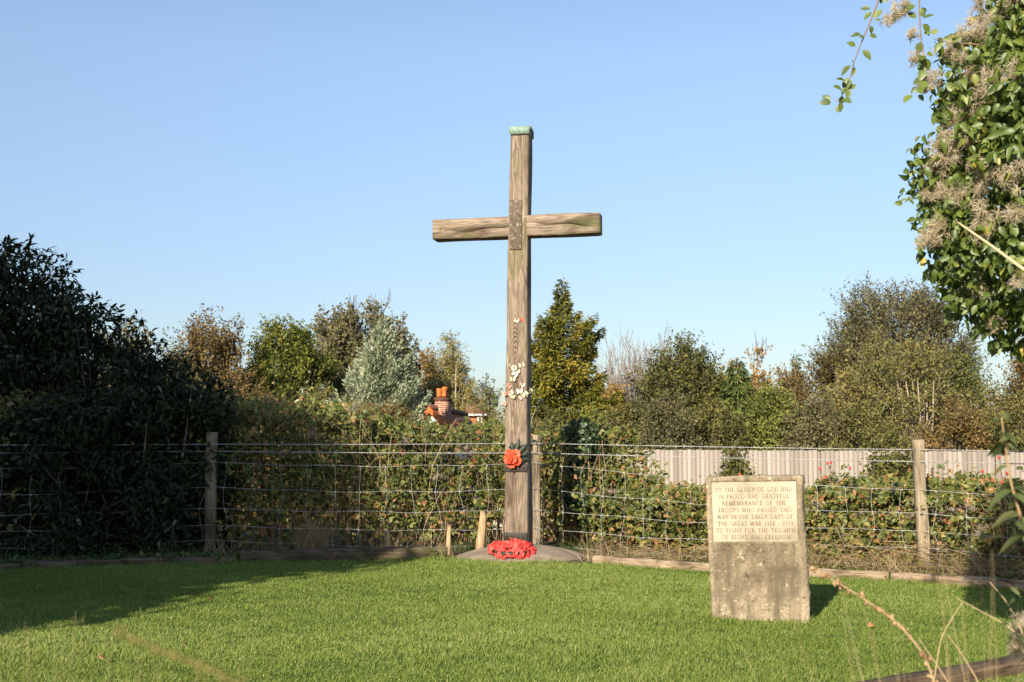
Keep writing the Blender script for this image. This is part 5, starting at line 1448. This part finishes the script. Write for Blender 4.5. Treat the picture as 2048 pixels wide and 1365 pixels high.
for wx0, wx1 in ((at(931, 0, 54)[0], at(940, 0, 54)[0]), (at(957, 0, 54)[0], at(966, 0, 54)[0])):
    g = Geo()
    box(g, wx0, wx0 + .05, 53.93, 53.995, zt - 1.1, zt - .08); box(g, wx1 - .05, wx1, 53.93, 53.995, zt - 1.1, zt - .08)
    for zz in (zt - .13, zt - .38, zt - .62, zt - .86, zt - 1.1): box(g, wx0 + .052, wx1 - .052, 53.94, 53.99, zz, zz + .05)
    w_ = build(g, "window", M_white, bay)
    g = Geo(); box(g, wx0 + .05, wx1 - .05, 53.97, 53.985, zt - 1.08, zt - .1); build(g, "pane", M_glass, w_)
# low house at the right, over the board fence
q0, q1 = at(1938, 900, 46), at(1996, 900, 46)
ztb = at(1965, 898, 46)[2]; zab = at(1965, 872, 48)[2]; zgb = float(gz(q0[0], 46))
low = thing("low_house", "low red brown roofed house with white windows just above the board fence", "house", ((q0[0] + q1[0]) / 2, 46, zgb))
xa, xb = q0[0], q1[0]
g = Geo(); box(g, xa, xb, 46, 50, zgb - .3, ztb); build(g, "wall", M_brick, low)
g = Geo()
v = np.array([(xa - .2, 45.8, ztb), (xb + .2, 45.8, ztb), (xb + .2, 50.2, ztb), (xa - .2, 50.2, ztb), (xa + .35, 48, zab), (xb - .35, 48, zab)])
g.add(v, [np.array([[0, 1, 5, 4], [2, 3, 4, 5]]), np.array([[1, 2, 5], [3, 0, 4]]), np.array([[3, 2, 1, 0]])]); build(g, "roof", M_tile, low)
for k in range(2):
    x0 = xa + .1 + k * .5
    g = Geo()
    for q in range(4): box(g, x0 + q * .12, x0 + q * .12 + .04, 45.93, 45.99, ztb - .6, ztb - .05)
    for zz in (ztb - .09, ztb - .6): box(g, x0, x0 + .4, 45.94, 45.985, zz, zz + .05)
    w_ = build(g, "window", M_white, low)
    g = Geo(); box(g, x0 + .01, x0 + .39, 45.96, 45.98, ztb - .58, ztb - .07); build(g, "pane", M_glass, w_)

# ------------------------------------------------------------------ clematis-covered tree at the right
r = rng_(900)
cl = thing("clematis_tree", "tree smothered in clematis with silky seed heads, hanging in at the upper right", "climber", (3.4, 6.0, 0))
left = [(-160, 2040), (-80, 2040), (0, 2030), (60, 1995), (110, 1950), (180, 1915), (250, 1935), (310, 1895), (380, 1880), (440, 1885), (500, 1900), (560, 1925), (610, 1975), (650, 2035)]
ly_ = [a[0] for a in left]; lx_ = [a[1] for a in left]
M_clem = leafmat("clematis leaves", [(0, (0.035, 0.060, 0.010)), (0.4, (0.085, 0.130, 0.018)), (0.75, (0.16, 0.21, 0.032)), (0.93, (0.24, 0.26, 0.05)), (1, (0.48, 0.36, 0.06))], 0.35, 0.10, 0.5)
g = Geo(); gb = Geo()
bl = []
for py in range(-150, 650, 46):
    xl = np.interp(py, ly_, lx_)
    for k, px in enumerate(np.arange(xl, 2420, 52)):
        for dep in range(2):
            inx = min(1, (px - xl) / 130)
            Yd = 5.75 - 0.45 * inx + 0.55 * dep + r.normal(0, 0.08)
            bl.append((at(px + r.normal(0, 12), py + r.normal(0, 10), Yd), inx))
for c, inx in bl:
    if wob(c, 9, 77) > 0.35 and inx > .3: continue
    n = 84
    d = randn(r, n); P = c + d * 0.14 * (r.random((n, 1)) ** 0.35)
    Nn = unit(d * 0.35 + np.array([-0.2, -0.4, 0.45]) + r.normal(0, 0.7, (n, 3)))
    D = unit(np.cross(Nn, randn(r, n)) + np.array([-0.15, -0.1, -0.6]))
    L = r.uniform(0.026, 0.062, n)
    t = np.clip(0.45 + r.normal(0, 0.2, n), 0, 0.93); t[r.random(n) < 0.012] = 1.0
    ovate(g, P, D, Nn, L, L * 0.30, t, curl=r.uniform(-0.1, 0.9, n), fold=0.28)
# ragged leafy sprays along the left and lower edge
for py in np.arange(-20, 690, 24):
    xl = np.interp(py, ly_, lx_); p0 = at(xl + 30, py, 5.75); p1 = at(xl - r.uniform(8, 42), py + r.uniform(5, 60), 5.75 + r.normal(0, .1))
    u = np.linspace(0, 1, 6)[:, None]; C = p0 + (p1 - p0) * u + np.array([0, 0, .04]) * np.sin(u * 3)
    tube(gb, C, np.linspace(.003, .0012, 6), 4, t=.5)
    n = 7; us = r.uniform(.2, 1, n)[:, None]; P = p0 + (p1 - p0) * us
    D = unit(randn(r, n) * .7 + np.array([-.5, 0, -.5])); L = r.uniform(.04, .075, n)
    ovate(g, P, D, unit(np.array([-.2, -.6, .5]) + r.normal(0, .4, (n, 3))), L, L * .33, np.clip(.5 + r.normal(0, .2, n), 0, .95), curl=r.uniform(.1, .7, n))
for (px, py) in [(1905, 610), (1925, 640), (1950, 665), (1985, 690), (2010, 680), (2035, 700), (1968, 655)]:
    p0 = at(px + 40, py - 80, 5.75); p1 = at(px, py, 5.75)
    tube(gb, [p0, (p0 + p1) / 2 + [.01, 0, .01], p1], [.0025, .002, .001], 4, t=.5)
    n = 8; us = r.uniform(.1, 1, n)[:, None]; P = p0 + (p1 - p0) * us
    L = r.uniform(.05, .085, n)
    ovate(g, P, unit(randn(r, n) * .6 + np.array([0, 0, -.8])), unit(np.array([-.2, -.6, .4]) + r.normal(0, .4, (n, 3))), L, L * .34, np.clip(.4 + r.normal(0, .2, n), 0, 1), curl=r.uniform(.1, .6, n))
build(g, "leaves", M_clem, cl)
tube(gb, [(3.4, 6.3, -.1), (3.35, 6.3, 1), (3.3, 6.25, 2), (3.2, 6.2, 3), (3.0, 6.1, 4)], [.16, .13, .11, .08, .05], 9, t=.3)
for q in range(40):
    c = bl[r.integers(len(bl))][0]; z0 = r.uniform(1.6, 3.4)
    s0 = np.array([3.25, 6.2, z0]); tube(gb, [s0, (s0 + c) / 2 + r.normal(0, .1, 3), c], [.02, .012, .004], 5, t=r.random())
build(gb, "branches", M_bark, cl)
heads = [(1950, 60), (1925, 70), (1975, 40), (1990, 90), (1900, 100), (1920, 110), (1985, 150), (1978, 180), (1970, 200), (1985, 215), (1945, 225), (1935, 235), (1915, 235), (1900, 280), (1885, 285), (1945, 285), (1935, 275), (1890, 320), (1870, 330), (1955, 330), (1970, 345), (1940, 335), (1880, 380), (1865, 390), (1965, 375), (1920, 390), (1965, 420), (1875, 430), (1870, 450), (1965, 450), (1970, 465), (1865, 470), (1850, 485), (1975, 560), (1960, 580), (2010, 350), (2030, 140), (2035, 560), (1990, 645), (2000, 60), (2010, 5), (1960, 5), (2040, 340), (2025, 430), (1945, 145), (1965, 300)]
vars_ = [plume_cluster(r, 10, .066, 22, .046, .0012, (1.25, .8, .85)) for _ in range(5)]
pro = [None] * 5
def put_head(c, s_, parent):
    k = r.integers(5)
    if pro[k] is None:
        o = pro[k] = build(vars_[k], "seed_head", M_plume, None)
    else: o = dup(pro[k])
    o.parent = parent
    o.location = np.array(c) - np.array(parent.location); o.rotation_euler = (r.normal(0, .4), r.normal(0, .4), r.uniform(0, 6.28)); o.scale = (s_,) * 3
    return o
for px, py in [h for k, h in enumerate(heads) if k % 6 != 3]:
    xl = np.interp(py, ly_, lx_); inx = np.clip((px - xl) / 130, 0, 1)
    put_head(at(px, py, 5.62 - 0.45 * inx), r.uniform(.75, 1.15), cl)

# hanging sprays left of the mass, part of the climber
def spray_vine(pts, nl, L, Wd, seed, mat, up_=False, tr=None):
    rr = rng_(seed); P = np.array([at(*p) for p in pts]); ch = np.linspace(0, 1, len(P)); u = np.linspace(0, 1, 30)
    C = np.stack([np.interp(u, ch, P[:, k]) for k in range(3)], -1); C[1:-1] += .25 * (C[:-2] + C[2:] - 2 * C[1:-1])
    g1 = Geo(); tube(g1, C, np.linspace(.0045, .0015, 30), 5, t=.55)
    st_ = build(g1, "hanging_vine", M_rib, cl)
    g2 = Geo(); k = np.repeat(np.linspace(.12, 1, nl), 3); n = len(k)
    Q = np.stack([np.interp(k, u, C[:, q]) for q in range(3)], -1)
    D = unit(randn(rr, n) * .9 + np.array([0, 0, -.35])); D[:, 1] *= .4; D = unit(D)
    LL = L * rr.uniform(.55, 1.15, n)
    tube_s = Q + D * .02; twigs(g1, Q, tube_s, .001, .001)
    ovate(g2, tube_s, D, unit(np.array([-.2, -.8, .4]) + rr.normal(0, .35, (n, 3))), LL, LL * Wd, np.clip(.5 + rr.normal(0, .18, n), 0, .92), curl=rr.uniform(0, .4, n))
    build(g2, "vine_leaves", mat, st_)
spray_vine([(1790, -80, 5.6), (1757, 0, 5.6), (1742, 40, 5.6), (1725, 80, 5.6), (1706, 130, 5.6), (1698, 165, 5.6), (1686, 190, 5.6), (1670, 205, 5.6)], 11, .055, .3, 71, M_clem)
spray_vine([(1850, -80, 5.6), (1838, 0, 5.6), (1840, 60, 5.6), (1848, 120, 5.6), (1853, 160, 5.6), (1830, 185, 5.6)], 9, .06, .36, 72, M_clem)
spray_vine([(1960, 90, 5.6), (1900, 85, 5.6), (1865, 78, 5.6)], 5, .05, .34, 73, M_clem)
for px, py, s_ in [(1795, 25, 1.0), (1780, 40, .8), (1812, 10, .9), (1822, 68, .75), (1835, 115, .75), (1828, 120, .6), (1845, 165, .8), (1860, 160, .7), (1870, 155, .7), (1850, 180, .5)]:
    put_head(at(px, py, 5.62), s_ * .9, cl)

# ------------------------------------------------------------------ foreground stems and weeds (close to the lens)
M_stalk = tintmat("dry stalk", [(0, (0.16, 0.09, 0.045)), (0.5, (0.34, 0.23, 0.12)), (1, (0.52, 0.40, 0.24))])
M_greenstalk = tintmat("green brown stalk", [(0, (0.13, 0.11, 0.03)), (1, (0.24, 0.18, 0.07))])
def stalk(name, label, cat, pts, rad, seed, buds=0, t=.6, mat=None, group=None, budr=.006):
    rr = rng_(seed); P = np.array([at(*p) for p in pts]); ch = np.linspace(0, 1, len(P)); u = np.linspace(0, 1, 20)
    C = np.stack([np.interp(u, ch, P[:, k]) for k in range(3)], -1); C[1:-1] += .25 * (C[:-2] + C[2:] - 2 * C[1:-1])
    root = thing(name, label, cat, C[-1], group)
    g1 = Geo(); tube(g1, C, np.linspace(rad * .45, rad, 20), 6, t=t); build(g1, "stem", mat or M_stalk, root)
    if buds:
        g2 = Geo()
        for q in range(buds):
            s = rr.uniform(.0, .72); c = np.array([np.interp(s, u, C[:, k]) for k in range(3)]) + rr.normal(0, rad * 1.2, 3)
            g2.add(iv * budr * rr.uniform(.6, 1.2) * np.array([1, 1, 1.3]) + c, if_, rr.uniform(0, .6))
        build(g2, "seed_buds", mat or M_stalk, root, smooth=True)
    return root
stalk("seed_stalk", "long blurred brown seed stalk slanting across the lawn below the memorial stone", "seed stalk", [(1612, 1130, 2.6), (1700, 1180, 2.5), (1790, 1240, 2.4), (1850, 1310, 2.3), (1880, 1400, 2.2), (1900, 1750, 2.2)], .0028, 1, 70, budr=.0042)
stalk("grass_stalk", "out of focus brown grass stalk crossing the lower left of the lawn", "grass stalk", [(230, 1262, .72), (330, 1305, .70), (420, 1338, .69), (520, 1395, .68), (640, 1560, .68)], .0012, 2, 40, t=.1, mat=M_greenstalk, budr=.0012)
GSK = "dry stalks in the bottom right corner"
for q, (pts, lab) in enumerate([
    ([(1838, 1278, 2.2), (1880, 1340, 2.2), (1930, 1420, 2.2), (1960, 1750, 2.2)], "dry pale stalk rising left of the others above the dark sleeper"),
    ([(1895, 1270, 2.3), (1925, 1310, 2.3), (1960, 1370, 2.3), (2010, 1700, 2.3)], "dry pale stalk with a frayed tip in the middle of the bottom right stalks"),
    ([(1912, 1196, 2.6), (1960, 1222, 2.6), (2008, 1248, 2.6), (2120, 1330, 2.5)], "thin brown stalk lying flat over the lawn shadow at right"),
    ([(1925, 1205, 2.6), (1905, 1235, 2.6), (1880, 1280, 2.6), (1860, 1420, 2.6), (1850, 1700, 2.6)], "thin upright broken stem crossing the flat brown stalk"),
    ([(1980, 1165, 2.4), (2010, 1200, 2.4), (2040, 1250, 2.4), (2080, 1400, 2.4)], "curved brown stem at the right edge above the grey fluff")]):
    stalk("dry_stalk", lab, "dry stalk", pts, .0015, 10 + q, 0, .75, group=GSK)
P_ = [(1915, 445, 3.2), (1980, 490, 3.1), (2048, 540, 3.0), (2200, 640, 2.9)]
stalk("dead_cane", "pale blurred dead cane slanting in front of the clematis", "cane", P_, .0055, 30, 0, 1.0)
# leafy weed at the right edge
M_nettle = leafmat("dull weed leaves", [(0, (0.06, 0.085, 0.03)), (0.5, (0.13, 0.16, 0.06)), (1, (0.24, 0.24, 0.11))], .3, .03)
P = [at(2090, 1500, 2.0), at(2060, 1100, 2.0), at(2020, 960, 2.0), at(2003, 835, 2.0)]
shoot("tall_weed", "tall out of focus leafy weed standing at the right edge in front of the hedge", "weed", P, 34, .045, .010, M_nettle, M_stalk, 91, r0=.004, drop=.8)
P = [at(2100, 1500, 2.3), at(2085, 1300, 2.3), at(2050, 1180, 2.3), at(2012, 1170, 2.3)]
shoot("low_weed", "green leaves of a low weed arching in at the lower right edge", "weed", P, 12, .07, .009, M_nettle, M_stalk, 92, r0=.004, drop=.8)
r = rng_(95)
fl = thing("seed_fluff", "grey fluffy seed heads of a dead weed at the lower right edge", "seed heads", at(2045, 1400, 2.6))
for px, py, s_ in [(2035, 1262, .8), (2045, 1290, .9), (2050, 1240, .7), (2030, 1300, .6)]:
    put_head(at(px, py, 2.7), s_ * .55, fl)
g = Geo(); tube(g, [at(2080, 1500, 2.7), at(2060, 1380, 2.7), at(2045, 1260, 2.7)], [.004, .003, .002], 5); build(g, "stem", M_stalk, fl)
# tussocks of verge grass near the camera
def verge(label, pxs, Y0, Y1, zt0, zt1, n, seed, t0, w=.0016):
    rr = rng_(seed); g1 = Geo()
    px = rr.uniform(*pxs, n); Yv = rr.uniform(Y0, Y1, n)
    base = np.column_stack([(px - 1024) / F * Yv, Yv, 0 * Yv])
    blades(g1, rr, base, rr.uniform(zt0, zt1, n), .22, w, np.clip(t0 + rr.normal(0, .2, n), 0, 1), 5)
    c = base.mean(0)
    tag(build(g1, "verge_grass", M_vg, origin=c), label, "grass tuft", "tall verge grass close to the camera")
M_vg = leafmat("verge grass", [(0, (0.08, 0.11, 0.02)), (.4, (0.17, 0.18, 0.045)), (.75, (0.36, 0.27, 0.12)), (1, (0.50, 0.38, 0.2))], .35, .03)
verge("blurred yellowish tall grass tips in the bottom left corner", (-60, 360), 1.25, 1.6, 1.05, 1.13, 520, 1, .45)
verge("tan dry grass tuft in front of the dark sleeper at bottom right", (1830, 2080), 1.15, 1.5, 1.05, 1.20, 230, 2, .85, .0015)
verge("green and tan grass tuft at the bottom edge below the memorial stone", (1440, 1560), 2.4, 2.8, .80, .93, 16, 3, .5, .002)
